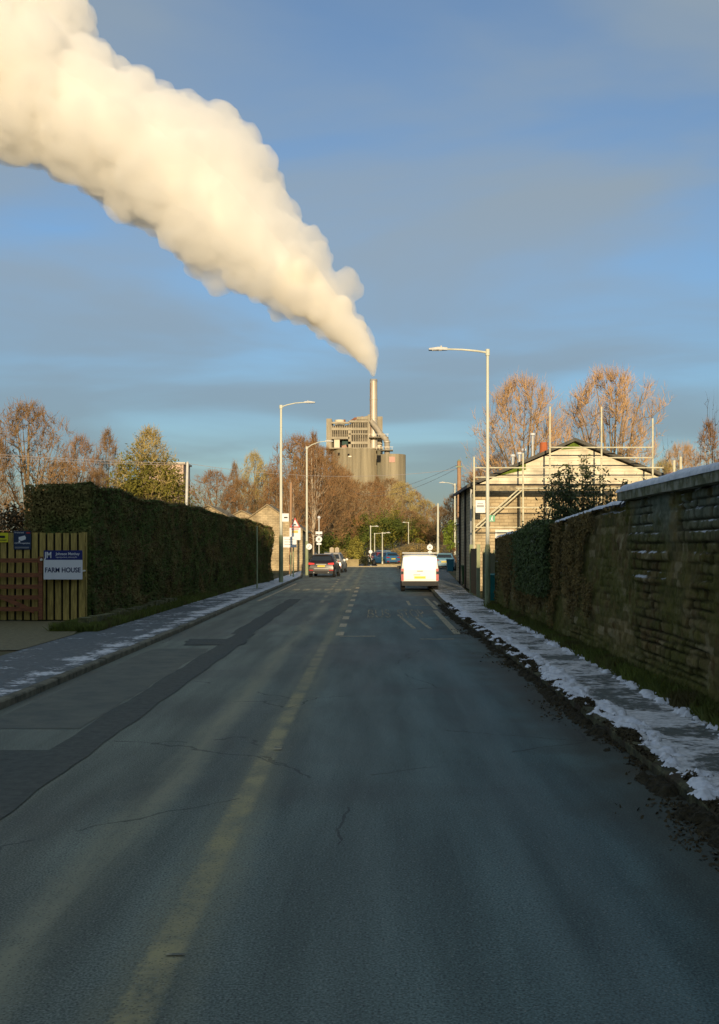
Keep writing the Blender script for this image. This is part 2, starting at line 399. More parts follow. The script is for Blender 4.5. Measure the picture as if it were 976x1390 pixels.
M_chrome = mat('chrome', (.7, .7, .68), rough=.2, metal=.9)

def paint(name, c, metal=0.):
    return mat(name, c, tuple(x*.93 for x in c), rough=.28, spec=.6, scale=1.5, metal=metal)

# wall material: mossy rubble stone, snow on what faces up
def wall_mat():
    m = bpy.data.materials.new('mossy_stone'); nt, N, L, b = nodes(m)
    tc = N.new('ShaderNodeTexCoord')
    def noise(sc, det, ro=.6):
        n = N.new('ShaderNodeTexNoise'); n.inputs['Scale'].default_value = sc; n.inputs['Detail'].default_value = det; n.inputs['Roughness'].default_value = ro
        L.new(tc.outputs['Object'], n.inputs['Vector']); return n.outputs['Fac']
    def ramp(f, *els):
        r = N.new('ShaderNodeValToRGB'); e = r.color_ramp.elements
        while len(e) < len(els): e.new(.5)
        for k, (p, c) in enumerate(els): e[k].position = p; e[k].color = (*c, 1)
        L.new(f, r.inputs['Fac']); return r.outputs[0]
    def mix(f, a, c):
        k = N.new('ShaderNodeMix'); k.data_type = 'RGBA'; L.new(f, k.inputs[0]); L.new(a, k.inputs[6])
        if isinstance(c, tuple): k.inputs[7].default_value = (*c, 1)
        else: L.new(c, k.inputs[7])
        return k.outputs[2]
    def mr(f, a, c, lo=0., hi=1.):
        k = N.new('ShaderNodeMapRange'); k.interpolation_type = 'SMOOTHSTEP'; L.new(f, k.inputs[0])
        for i, q in enumerate((a, c, lo, hi)): k.inputs[i+1].default_value = q
        return k.outputs[0]
    att = N.new('ShaderNodeAttribute'); att.attribute_name = 'stone'
    ats = N.new('ShaderNodeAttribute'); ats.attribute_name = 'joint'
    stone = ramp(att.outputs['Fac'], (0, (.10, .085, .032)), (.35, (.17, .13, .05)), (.7, (.25, .18, .07)), (1, (.34, .27, .15)))
    moss = ramp(noise(14, 8, .7), (.3, (.055, .058, .012)), (.7, (.18, .165, .032)))
    c = mix(mr(noise(1.0, 8, .68), .40, .58, 0, .85), stone, moss)
    c = mix(mr(noise(3.4, 7), .52, .66, 0, .7), c, (.12, .066, .024))
    c = mix(mr(noise(26, 5, .7), .56, .68, 0, .55), c, (.15, .115, .07))
    s = N.new('ShaderNodeSeparateXYZ'); L.new(tc.outputs['Object'], s.inputs[0])
    # pale grey render high on the near end
    hi = mr(s.outputs['Z'], 1.9, 2.6); yy = mr(s.outputs['Y'], 16.6, 15.2)
    mm = N.new('ShaderNodeMath'); mm.operation = 'MULTIPLY'; L.new(hi, mm.inputs[0]); L.new(yy, mm.inputs[1])
    m2 = N.new('ShaderNodeMath'); m2.operation = 'MULTIPLY'; L.new(mm.outputs[0], m2.inputs[0]); L.new(mr(noise(1.9, 7), .36, .56), m2.inputs[1])
    c = mix(m2.outputs[0], c, ramp(noise(7, 8), (.3, (.11, .13, .085)), (.7, (.27, .28, .21))))
    # joints dark
    c = mix(ats.outputs['Fac'], c, (.022, .018, .009))
    # greener and darker near the ground
    c = mix(mr(s.outputs['Z'], .75, .05, 0, .75), c, ramp(noise(9, 6), (.3, (.04, .045, .01)), (.7, (.15, .16, .03))))
    geo = N.new('ShaderNodeNewGeometry'); sn = N.new('ShaderNodeSeparateXYZ'); L.new(geo.outputs['Normal'], sn.inputs[0])
    up = mr(sn.outputs['Z'], .42, .68); hh = mr(s.outputs['Z'], 1.25, 1.7)
    m3 = N.new('ShaderNodeMath'); m3.operation = 'MULTIPLY'; L.new(up, m3.inputs[0]); L.new(hh, m3.inputs[1])
    m4 = N.new('ShaderNodeMath'); m4.operation = 'MULTIPLY'; L.new(m3.outputs[0], m4.inputs[0]); L.new(mr(noise(1.6, 5), .46, .56), m4.inputs[1])
    c = mix(m4.outputs[0], c, (.72, .74, .8))
    L.new(c, b.inputs['Base Color']); b.inputs['Roughness'].default_value = .95; b.inputs['Specular IOR Level'].default_value = .15
    bp = N.new('ShaderNodeBump'); bp.inputs['Strength'].default_value = .9; bp.inputs['Distance'].default_value = .035
    L.new(noise(18, 9, .75), bp.inputs['Height']); L.new(bp.outputs[0], b.inputs['Normal'])
    return m
M_wall = wall_mat()

# ================================================================= GROUND, ROAD
struct(MB().face([(-1500,-300,-.06),(1500,-300,-.06),(1500,3500,-.06),(-1500,3500,-.06)]).build('ground', M_grass))
def KX_L(y): return -4.62 - .006*max(0, y-25) - (.0 if y < 70 else (y-70)*.06)
def KX_R(y): return 2.40 + .08*math.sin(y*.13) + (.0 if y < 30 else (y-30)*.012)
ys = [-25+k*2.5 for k in range(int(125/2.5)+1)]
rb = MB()
for a, b_ in zip(ys[:-1], ys[1:]):
    rb.face([(KX_L(a), a, 0), (KX_R(a), a, 0), (KX_R(b_), b_, 0), (KX_L(b_), b_, 0)])
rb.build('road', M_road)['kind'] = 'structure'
mbj = MB().face([(-60,100,0),(40,100,0),(40,109.2,0),(-60,109.2,0)]); struct(mbj.build('crossing_road', M_road))
# road curving away down the far side
def ribbon_path(pts, wdt, z, name, m):
    b = MB()
    for (x0,y0),(x1,y1) in zip(pts[:-1], pts[1:]):
        b.face([(x0-wdt/2,y0,z),(x0+wdt/2,y0,z),(x1+wdt/2,y1,z),(x1-wdt/2,y1,z)])
    return struct(b.build(name, m))
ribbon_path([(-.5,110.2),(.3,120),(1.5,135),(3.5,150),(7,165)], 6, -.04, 'far_road', mat('far_asphalt', (.13,.14,.16), (.09,.1,.12), rough=.6, scale=.6))

# kerbs: stones end to end
def kerb(fx, side, y0, y1, name, m=M_kerb):
    b = MB(); y = y0
    while y < y1:
        l = .9; a = fx(y); c = fx(y+l-.015); wd = .13*side; z = .100+random.uniform(-.012, .012)
        n = len(b.v)
        b.v += [(a,y,-.05),(a+wd,y,-.05),(c+wd,y+l-.015,-.05),(c,y+l-.015,-.05),(a,y,z-.02),(a+wd,y,z),(c+wd,y+l-.015,z),(c,y+l-.015,z-.02),
                (a+.02*side,y,z),(c+.02*side,y+l-.015,z)]
        b.f += [(n,n+4,n+7,n+3),(n+4,n+8,n+9,n+7),(n+8,n+5,n+6,n+9),(n+1,n+2,n+6,n+5),(n,n+1,n+5,n+8,n+4),(n+3,n+7,n+9,n+6,n+2)]
        y += l
    return struct(b.build(name, m))
kerb(lambda y: KX_L(y)-.0, -1, -20, 92, 'kerb_left')
kerb(lambda y: KX_R(y)+.0, 1, -20, 98, 'kerb_right', mat('mossy_kerb', (.13, .12, .06), (.04, .04, .022), rough=.95, scale=7, bump=.7, c3=(.05,.035,.018), s3=2.5))
def strip(f0, f1, y0, y1, z, name, m, dy=2.5, nx=1):
    b = MB(); y = y0
    while y < y1:
        yy = min(y+dy, y1); b.face([(f0(y),y,z),(f1(y),y,z),(f1(yy),yy,z),(f0(yy),yy,z)]); y = yy
    return struct(b.build(name, m))
strip(lambda y: KX_R(y)+.13, lambda y: 4.0+(0 if y < 44 else (y-44)*.05), -20, 98, .098, 'pavement_right', M_pave_r)
strip(lambda y: -6.6+.012*min(40,max(0,y-22)), lambda y: KX_L(y)-.13, -20, 92, .098, 'pavement_left', M_pave_l)
struct(MB().face([(-14,17.5,.104),(-6.61,19.2,.104),(-6.61,22.6,.104),(-7.35,26.9,.104),(-14,26.9,.104)]).build('driveway', M_drive))
strip(lambda y: -12.5, lambda y: -6.6+.012*min(40,max(0,y-22)), -20, 90, .085, 'grass_verge', M_grass, dy=5)

# patches and worn markings
z1 = .004
def poly(pts, z, name, m): return struct(MB().face([(x,y,z) for x,y in pts]).build(name, m))
def ragged(xa, xb, y0, y1, z, name, m, amp=.04, dy=.35, seed=1):
    r = random.Random(seed); b = MB(); y = y0; fa = (xa(y), xb(y))
    while y < y1-.01:
        yy = min(y+dy, y1); na = (xa(yy)+r.uniform(-amp,amp)+.02*math.sin(yy*1.9), xb(yy)+r.uniform(-amp,amp)+.015*math.sin(yy*2.7))
        b.face([(fa[0],y,z),(fa[1],y,z),(na[1],yy,z),(na[0],yy,z)]); fa = na; y = yy
    return struct(b.build(name, m))
ragged(lambda y: -3.95, lambda y: -3.2, 7.5, 10.2, z1, 'trench_patch', M_patch, .03, seed=3)
ragged(lambda y: -3.22, lambda y: -2.76, 5, 24.0, z1*2, 'trench_patch', M_patch, .012, seed=4)
ragged(lambda y: -4.0+.1*math.sin(y), lambda y: -2.74, 21.2, 22.6, z1*3, 'trench_patch', M_patch, .05, dy=.2, seed=5)
ragged(lambda y: -3.35, lambda y: -2.85, 24.0, 40.5, z1*2, 'trench_patch', M_patch, .015, seed=6)
ragged(lambda y: -4.4, lambda y: -3.25, 11.4, 20.5, z1, 'old_patch', M_patch2, .03, seed=7)
poly([(-1.0,10.2),(-.92,10.2),(-.92,10.36),(-1.0,10.36)], z1*2, 'line_fragment', M_line_w)
poly([(-1.02,5.05),(-.93,5.05),(-.93,5.075),(-1.02,5.075)], z1*2, 'line_fragment', M_line_w)
# dashes of the hatched centre and of the bus cage
b = MB()
for k in range(9):
    y = 23.6+k*2.45*(1+.05*k); x = -.80-.005*k; b.box(x-.09, x+.09, y, y+1.0+.1*k, 0, z1)
struct(b.build('dashed_line', M_line_f))
b = MB()
for k in range(8):
    y = 38+k*3.8; x = -1.95-.012*(y-38); b.box(x-.07, x+.07, y, y+1.8, 0, z1)
struct(b.build('dashed_line', M_line_w))
struct(MB().box(-.78,.02,23.35,23.45,0,z1).build('cage_line', M_line_f))
struct(MB().box(1.0,1.75,22.6,22.72,0,z1).build('cage_line', M_line_w))
b = MB(); b.box(1.86,2.02,24,33,0,z1); b.box(1.96,2.1,33.8,41,0,z1); struct(b.build('edge_line', M_line_w))
b = MB(); b.box(-4.45,-4.33,39,58,0,z1); struct(b.build('edge_line', M_line_f))
def meshify(o):
    me = bpy.data.meshes.new_from_object(o); n = bpy.data.objects.new(o.name, me); COL.objects.link(n)
    n.location = o.location; n.rotation_euler = o.rotation_euler; n.scale = o.scale; n.parent = o.parent
    nm = o.name.split('.')[0]; cu = o.data; bpy.data.objects.remove(o); bpy.data.curves.remove(cu); n.name = nm
    return n
def road_text(t, x, y, wx, ly, m, z=z1*2):
    cu = bpy.data.curves.new('road_lettering', 'FONT'); cu.body = t; cu.size = 1; cu.align_x = 'CENTER'
    o = bpy.data.objects.new('road_lettering', cu); COL.objects.link(o); o.location = (x,y,z); o.scale = (wx, ly, 1); cu.materials.append(m); o = meshify(o); o['kind'] = 'structure'; return o
M_let = mat('worn_lettering_paint', (.42, .34, .20), (.11, .115, .09), rough=.85, scale=6, lo=.46, hi=.60, detail=8); road_text('BUS', .13, 29.6, .42, 5.6, M_let); road_text('STOP', 1.12, 29.6, .34, 5.6, M_let)
b = MB()
for k in range(6): b.box(-3.9+k*.5, -3.6+k*.5, 49, 50.6, 0, z1)
struct(b.build('rumble_marking', M_line_w))
b = MB(); b.box(1.2,2.3,36.0,36.15,0,z1); b.box(1.2,1.3,36.15,39,0,z1); b.box(2.2,2.3,36.15,39,0,z1); struct(b.build('box_marking', M_line_w))
b = MB(); b.face([(.95,25.6,z1),(1.05,25.6,z1),(.75,31,z1),(.67,31,z1)]); b.face([(1.35,25.4,z1),(1.44,25.4,z1),(1.25,29.5,z1),(1.17,29.5,z1)]); struct(b.build('worn_marking', M_line_w))

# lumpy snow along the right kerb + litter in the gutter
def snow_strip(fx, wid, y0, y1, amp, thr, name, step=.03, seed=3, z0=.10, m=None, hmax=.05):
    nx = int(wid/step)+1; ny = int((y1-y0)/step)+1
    U, Y = np.meshgrid(np.linspace(0,1,nx), np.linspace(y0,y1,ny), indexing='ij')
    X = np.vectorize(fx)(Y)+U*wid
    n = fbm2(X*4.2, Y*2.6, 5, seed)+.8*(fbm2(X*11, Y*11, 4, seed+9)-.5)
    prof = np.sin(np.pi*np.clip(U*1.0,0,1))**.5
    h = np.clip(n*prof-thr, 0, None); Z = z0-.004+np.minimum(h*amp, hmax)+.0
    V = np.stack([X,Y,Z],-1).reshape(-1,3)
    I = np.arange(nx*ny).reshape(nx,ny)
    Q = np.stack([I[:-1,:-1],I[1:,:-1],I[1:,1:],I[:-1,1:]],-1).reshape(-1,4)
    keep = (h.reshape(-1)[Q] > 0).sum(1) >= 2
    o = np_obj(name, V, Q[keep], m or M_snow); o['kind'] = 'stuff'; return o
tag(snow_strip(lambda y: KX_R(y)-.11, .66, 5.5, 34, .26, .47, 'kerb_snow', .02), 'lumpy crust of snow along the right kerb', 'snow')
tag(snow_strip(lambda y: 3.35, .5, 8, 31, .25, .50, 'wall_foot_snow', .02, seed=20), 'thin snow drifted towards the foot of the stone wall', 'snow')
tag(snow_strip(lambda y: KX_R(y)-.26, .40, 4.5, 36, .22, .42, 'gutter_dirt', .02, seed=51, z0=.0, m=mat('gutter_dirt', (.06,.048,.024), (.018,.016,.009), rough=1, scale=22, bump=1, bscale=60), hmax=.07), 'dark bank of dirt and moss heaped against the right kerb', 'dirt')
n = 36000
yy = 5.5+30*rng.random(n)**1.35; kx = np.array([KX_R(y) for y in yy])+.06
dd_ = np.where(rng.random(n) < .62, np.abs(rng.normal(0,.10,n))-.05, np.abs(rng.normal(0,.17,n))*(1+.5*np.sin(yy*1.1)))
xx = kx+.07-dd_; sel = fbm2(xx*2.2, yy*1.3, 4, 5) > .40+.25*np.clip(dd_,0,.5)
P = np.stack([xx, yy, .006+.085*(xx > kx-.06)+.06*rng.random(n)**.7*np.clip(1-dd_/.2,0,1)*np.clip(fbm2(xx*0,yy*2.4,3,61)*2-.35,0,1)], -1)[sel]
V, Q = leaf_cards(P, np.tile([-.3,-.3,1.], (len(P),1)), .036, 1.2, .8)
tag(np_obj('leaf_litter', V, Q, M_litter, smooth=False), 'dark rotting leaves and grit in the right-hand gutter', 'leaf litter', kind='stuff')

# ================================================================= SMALL PLANTS
def blades(x0, x1, y0, y1, n, h, name, m, fz=.09, xbias=None):
    x = x0+(x1-x0)*rng.random(n); y = y0+(y1-y0)*rng.random(n)**1.3
    if xbias: x = x0+(x1-x0)*rng.random(n)**xbias
    hh = h*rng.uniform(.4,1.2,n)*(.5+fbm2(x*2,y*1.2,3,8)); a = rng.uniform(0,2*np.pi,n); l = rng.normal(0,.35,(n,2))*hh[:,None]
    wv = .012+.008*rng.random(n)
    p = np.stack([x,y,np.full(n,fz)],-1); d = np.stack([np.cos(a)*wv,np.sin(a)*wv,np.zeros(n)],-1)
    t = p+np.stack([l[:,0],l[:,1],hh],-1)
    V = np.stack([p-d,p+d,t+d*.25,t-d*.25],1).reshape(-1,3)
    o = np_obj(name, V, np.arange(4*n).reshape(-1,4), m, smooth=False); o['kind'] = 'stuff'; return o
M_blade = mat('grass_blade', (.16,.19,.035), (.08,.10,.022), rough=.8, scale=3, c3=(.10,.085,.03), s3=1.5, transl=.3)
tag(blades(3.55,3.95,7,34,24000,.16,'wall_foot_grass',M_blade,xbias=.45), 'rough grass and weeds along the foot of the stone wall', 'grass')
tag(blades(-7.4,-6.3,23.5,62,36000,.16,'hedge_foot_grass',M_blade,xbias=1.2), 'rough grass and weeds along the foot of the clipped hedge', 'grass')

# ================================================================= STONE WALL (right)
WX = 3.95
def wall_top(y):
    if y < 16.3: return 2.74
    pts = [(16.3,2.70),(18.3,2.67),(22.3,2.54),(26.2,2.47),(33.6,2.32)]
    for (a,za),(b_,zb) in zip(pts[:-1],pts[1:]):
        if y <= b_: return za+(zb-za)*(y-a)/(b_-a)
    return 2.32
def stone_wall():
    y0, y1 = 2.0, 33.6; dy = .028; dz = .026
    ny = int((y1-y0)/dy)+1; nz = int(2.78/dz)+1
    Yg = np.linspace(y0,y1,ny); T = np.linspace(0,1,nz)
    r = np.random.default_rng(11)
    Y, TT = np.meshgrid(Yg, T, indexing='ij')
    top = np.array([wall_top(y) for y in Yg]) + .03*(fbm2(Yg*2.2, Yg*0, 3, 4)-.5)*(Yg > 16.3)*3
    Z = .02+TT*(top[:,None]-.02)
    # courses
    ch = []; z = 0
    while z < 2.9: h = r.uniform(.08,.16); ch.append((z,z+h)); z += h
    bnd = np.array([c[0] for c in ch]+[ch[-1][1]])
    zw = Z + .022*(fbm2(Y*.9, Z*1.5, 3, 21)-.5)*2
    ci = np.clip(np.searchsorted(bnd, zw)-1, 0, len(ch)-1)
    dzj = np.minimum(zw-bnd[ci], bnd[ci+1]-zw)
    off = np.zeros_like(Y); dyj = np.ones_like(Y); sid = np.zeros_like(Y)
    for c in range(len(ch)):
        m = ci == c
        edges = [y0-1]; 
        while edges[-1] < y1+1: edges.append(edges[-1]+r.uniform(.13,.42))
        edges = np.array(edges); k = np.clip(np.searchsorted(edges, Y[m])-1, 0, len(edges)-2)
        dyj[m] = np.minimum(Y[m]-edges[k], edges[k+1]-Y[m])
        o = r.normal(0,.014,len(edges)); off[m] = o[k]; sid[m] = r.random(len(edges))[k]
    rowoff = r.normal(0,.007,len(ch))
    # a few ledge courses stand proud near the camera end
    ledge = np.zeros(len(ch))
    for zt in (2.05,1.78,1.5): ledge[np.argmin(abs(bnd[:-1]-zt))] = .05
    dj = np.minimum(dzj, dyj)
    joint = 1-np.clip(dj/.022,0,1); joint = joint*joint*(3-2*joint)
    soft = np.clip((fbm2(Y*.8,Z*.8,4,33)-.44)*5, .12, 1)       # moss hides joints in places
    X = WX-(off+rowoff[ci]+ledge[ci]*np.clip((17-Y)/2,0,1))*soft + joint*.045*soft
    X -= .05*(fbm2(Y*2.2,Z*2.2,4,2)-.5)*2 + .03*(fbm2(Y*9,Z*9,3,6)-.5)*2
    X += (Z/2.7)*.06-.04
    # rough tumbled top beyond the coping
    tp = (TT > .965)&(Y > 16.3); X[tp] += .08
    V = [np.stack([X,Y,Z],-1).reshape(-1,3)]
    I = np.arange(ny*nz).reshape(ny,nz)
    Q = [np.stack([I[:-1,:-1],I[:-1,1:],I[1:,1:],I[1:,:-1]],-1).reshape(-1,4)]
    base = ny*nz
    # rounded top and plain back
    Xt = np.stack([X[:,-1]+.12, X[:,-1]+.3, np.full(ny,WX+.46), np.full(ny,WX+.46)],1)
    zt = np.stack([top+.045+.05*fbm2(Yg*3,Yg*0+2,3,7), top+.04+.05*fbm2(Yg*3,Yg*0+5,3,9), top-.02, np.zeros(ny)],1)
    V.append(np.stack([Xt, np.repeat(Yg[:,None],4,1), zt],-1).reshape(-1,3))
    J = np.concatenate([I[:,-1:], base+np.arange(ny*4).reshape(ny,4)],1)
    Q.append(np.stack([J[:-1,:-1],J[:-1,1:],J[1:,1:],J[1:,:-1]],-1).reshape(-1,4))
    V = np.concatenate(V); Q = np.concatenate(Q)
    # ends: fan strips
    t = thing('stone_wall', 'long mossy rubble stone wall beside the right-hand pavement', 'wall')
    o = np_obj('masonry', V, Q, M_wall, t)
    for nm, arr in (('stone', sid), ('joint', joint*soft*.9)):
        at_ = o.data.attributes.new(nm, 'FLOAT', 'POINT'); full = np.zeros(len(V), np.float32); full[:ny*nz] = arr.reshape(-1); full[ny*nz:] = .3 if nm == 'stone' else 0
        at_.data.foreach_set('value', full)
    b = MB()
    for ye, k in ((y1,-1),(y0,0)):
        b.box(WX-.02, WX+.45, ye-.06 if k else ye, ye if k else ye+.06, 0, float(top[k])+.02)
    b.build('end_face', M_wall, t)
    # coping slabs with rounded snow
    cop = MB(); y = 2.0
    while y < 16.3:
        l = min(1.15, 16.3-y); cop.box(WX-.115, WX+.55, y+.006, y+l-.006, 2.745+random.uniform(-.004,.004), 2.875); y += l
    cop.build('coping', mat('coping_concrete', (.22,.21,.12), (.09,.095,.05), rough=.95, scale=7, bump=.5, c3=(.30,.29,.22), s3=5), t)
    ny2 = 480; yv = np.linspace(2.0,16.34,ny2); us = np.linspace(0,np.pi,15)
    Vs = []
    for j, y in enumerate(yv):
        rag = .02*(mnoise.noise(Vector((y*1.7,3,0)))+.6*mnoise.noise(Vector((y*6,1,0)))); hh = .135+.02*mnoise.noise(Vector((y*.8,9,0)))+.012*mnoise.noise(Vector((y*4,5,0)))
        if y > 16.1: hh *= .6
        for u in us:
            Vs.append((WX+.215-math.copysign(abs(math.cos(u))**.6, math.cos(u))*(.345+rag), y, 2.872+abs(math.sin(u))**.7*hh))
    Ii = np.arange(ny2*15).reshape(ny2,15)
    np_obj('snow_cap', Vs, np.stack([Ii[:-1,:-1],Ii[:-1,1:],Ii[1:,1:],Ii[1:,:-1]],-1).reshape(-1,4), M_snow, t)
    # snow on the tumbled part
    yv = np.arange(16.35,33.5,.05); Vs = []; fr = []
    for j, y in enumerate(yv):
        z = wall_top(y); k = mnoise.noise(Vector((y*.9,2,7)))+.5*mnoise.noise(Vector((y*3.1,2,7)))
        wdt = .12+.1*k; hh = .07+.035*k
        for u in np.linspace(0,math.pi,7):
            Vs.append((WX+.10-math.cos(u)*wdt, y, z+.01+math.sin(u)*hh+.02*mnoise.noise(Vector((y*9,u*3,1)))))
        fr.append(k > -.28)
    Ii = np.arange(len(yv)*7).reshape(-1,7)
    Qs = []
    for j in range(len(yv)-1):
        if fr[j]:
            for i in range(6): Qs.append((Ii[j,i],Ii[j,i+1],Ii[j+1,i+1],Ii[j+1,i]))
    np_obj('snow_ridge', Vs, Qs, M_snow, t)
    # ivy and dead creeper hanging over it
    return t
wall = stone_wall()
def creeper(y0, y1, zlo, n, size, m, name, label, cat, thick=.14, bump=0, dens=.45, seed=3):
    y = y0+(y1-y0)*rng.random(n*2); z = zlo+(2.75-zlo)*rng.random(n*2)**.8
    tops = np.array([wall_top(v) for v in y]); bl = np.sin(np.pi*(y-y0)/(y1-y0))**.7
    z = zlo+(tops+bump*bl-zlo)*(z-zlo)/(2.75-zlo)
    edge = fbm2(y*1.6, z*1.1, 4, seed)*(.55+.45*np.clip((z-zlo)/.9,0,1))*(.4+.6*bl)
    s = edge > dens*.62; y, z, tops = y[s], z[s], tops[s]
    x = WX-.06-np.abs(rng.normal(0,thick,len(y)))*(.5+.8*fbm2(y*2,z*2,3,9))
    ov = z > tops-.02; x[ov] += rng.uniform(0,.42,ov.sum())
    P = np.stack([x,y,z],-1)
    V, Q = leaf_cards(P, np.tile([-1.,-.3,.35],(len(P),1)), size, 1.3, .6)
    o = np_obj(name, V, Q, m, smooth=False); return tag(o, label, cat)
M_ivy = mat('ivy_leaf', (.10,.135,.035), (.04,.058,.015), rough=.7, scale=6, spec=.25)
M_deadc = mat('dead_creeper', (.25,.165,.05), (.09,.065,.022), rough=.9, scale=4)
creeper(22.3,27.2,.9,16000,.06,M_ivy,'ivy','dark green ivy mounded over the lower stretch of stone wall','ivy',.13,.16,.30)
creeper(16.2,33,.25,26000,.05,M_deadc,'creeper','brown dead creeper clinging to the rough stretch of stone wall','creeper',.05,.03,.56,seed=14)

# ================================================================= HEDGE (left)
M_hedge = mat('hedge_leaf', (.14,.185,.04), (.06,.085,.02), rough=.85, scale=2.5, c3=(.19,.15,.045), s3=.9)
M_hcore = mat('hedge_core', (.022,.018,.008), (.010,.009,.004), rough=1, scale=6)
M_twig_h = mat('hedge_twig', (.25,.15,.07), (.13,.08,.04), rough=.9, scale=3)
def hedge(name, label, y0, y1, fx, thick, htop, nleaf, leaf=.055):
    t = thing(name, label, 'hedge')
    b = MB(); stp = .5; y = y0; rings = []
    while y <= y1+.01:
        x = fx(y); zt = htop(y); rings.append([(x-.26,y,.05),(x-.24,y,zt*.5),(x-.34,y,zt-.16),(x-thick+.2,y,zt-.14),(x-thick+.1,y,.05)]); y += stp
    n = len(b.v)
    for r_ in rings: b.v += r_
    for i in range(len(rings)-1):
        for j in range(4): b.f.append((n+i*5+j, n+i*5+j+1, n+(i+1)*5+j+1, n+(i+1)*5+j))
    b.f.append(tuple(n+j for j in range(5))); b.f.append(tuple(n+(len(rings)-1)*5+j for j in range(5)))
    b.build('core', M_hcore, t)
    def surf(n):
        y = y0+(y1-y0)*rng.random(n)**1.25; u = rng.random(n)
        ht = np.array([htop(v) for v in y]); X0 = np.array([fx(v) for v in y])
        tot = ht+thick*.8; s = u*tot; face = s < ht
        z = np.where(face, s, ht); x = np.where(face, X0, X0-(s-ht))
        lump = (fbm2(y*1.1, s*1.1, 5, 12)-.42)*.45
        x = np.where(face, x+lump-.05, x); z = np.where(face, z, z+lump*.35)
        # round the shoulder, ease the foot
        sh = np.clip((z-(ht-.3))/.3,0,1)*face; x = x-.14*sh**2
        x = x+face*np.clip((.55-z)/.55,0,1)*.12
        Nn = np.where(face[:,None], np.array([[1,0,.25]]), np.array([[.1,0,1.]]))
        x = x-np.abs(rng.normal(0,.05,n))*face; z = z-np.abs(rng.normal(0,.03,n))*(~face)
        return np.stack([x,y,z+.04],-1), Nn
    P, Nn = surf(nleaf); V, Q = leaf_cards(P, Nn, leaf, 1.5, .7)
    np_obj('foliage', V, Q, M_hedge, t, smooth=False)
    # near end face
    m_ = nleaf//12; ze = rng.random(m_)*htop(y0); xe = fx(y0)-thick*rng.random(m_)
    V, Q = leaf_cards(np.stack([xe, y0-np.abs(rng.normal(0,.06,m_)), ze],-1), np.tile([0,-1.,.2],(m_,1)), leaf, 1.5, .7)
    np_obj('end_foliage', V, Q, M_hedge, t, smooth=False)
    P, Nn = surf(nleaf//4); L_ = (rng.uniform(.06,.2,len(P))+(rng.random(len(P)) < .06)*rng.uniform(.1,.35,len(P)))[:,None]; D = Nn*.6+rng.normal(0,.6,(len(P),3)); D[:,2] = np.abs(D[:,2]); D /= np.linalg.norm(D,axis=1)[:,None]
    side = np.cross(D, rng.normal(0,1,(len(P),3))); side /= np.linalg.norm(side,axis=1)[:,None]; side *= .006
    P = P-Nn*.04
    V = np.stack([P-side,P+side,P+D*L_+side*.4,P+D*L_-side*.4],1).reshape(-1,3)
    np_obj('twigs', V, np.arange(len(V)).reshape(-1,4), M_twig_h, t, smooth=False)
    return t
hedge('clipped_hedge', 'tall dark clipped hedge running along the left pavement', 27.35, 61, lambda y: -7.52+(y-27)*.045, 1.75, lambda y: 3.60-.008*(y-27)+.05*math.sin(y*.5)+.04*math.sin(y*1.7)-.12*max(0,(y-45)/16), 170000, .06)
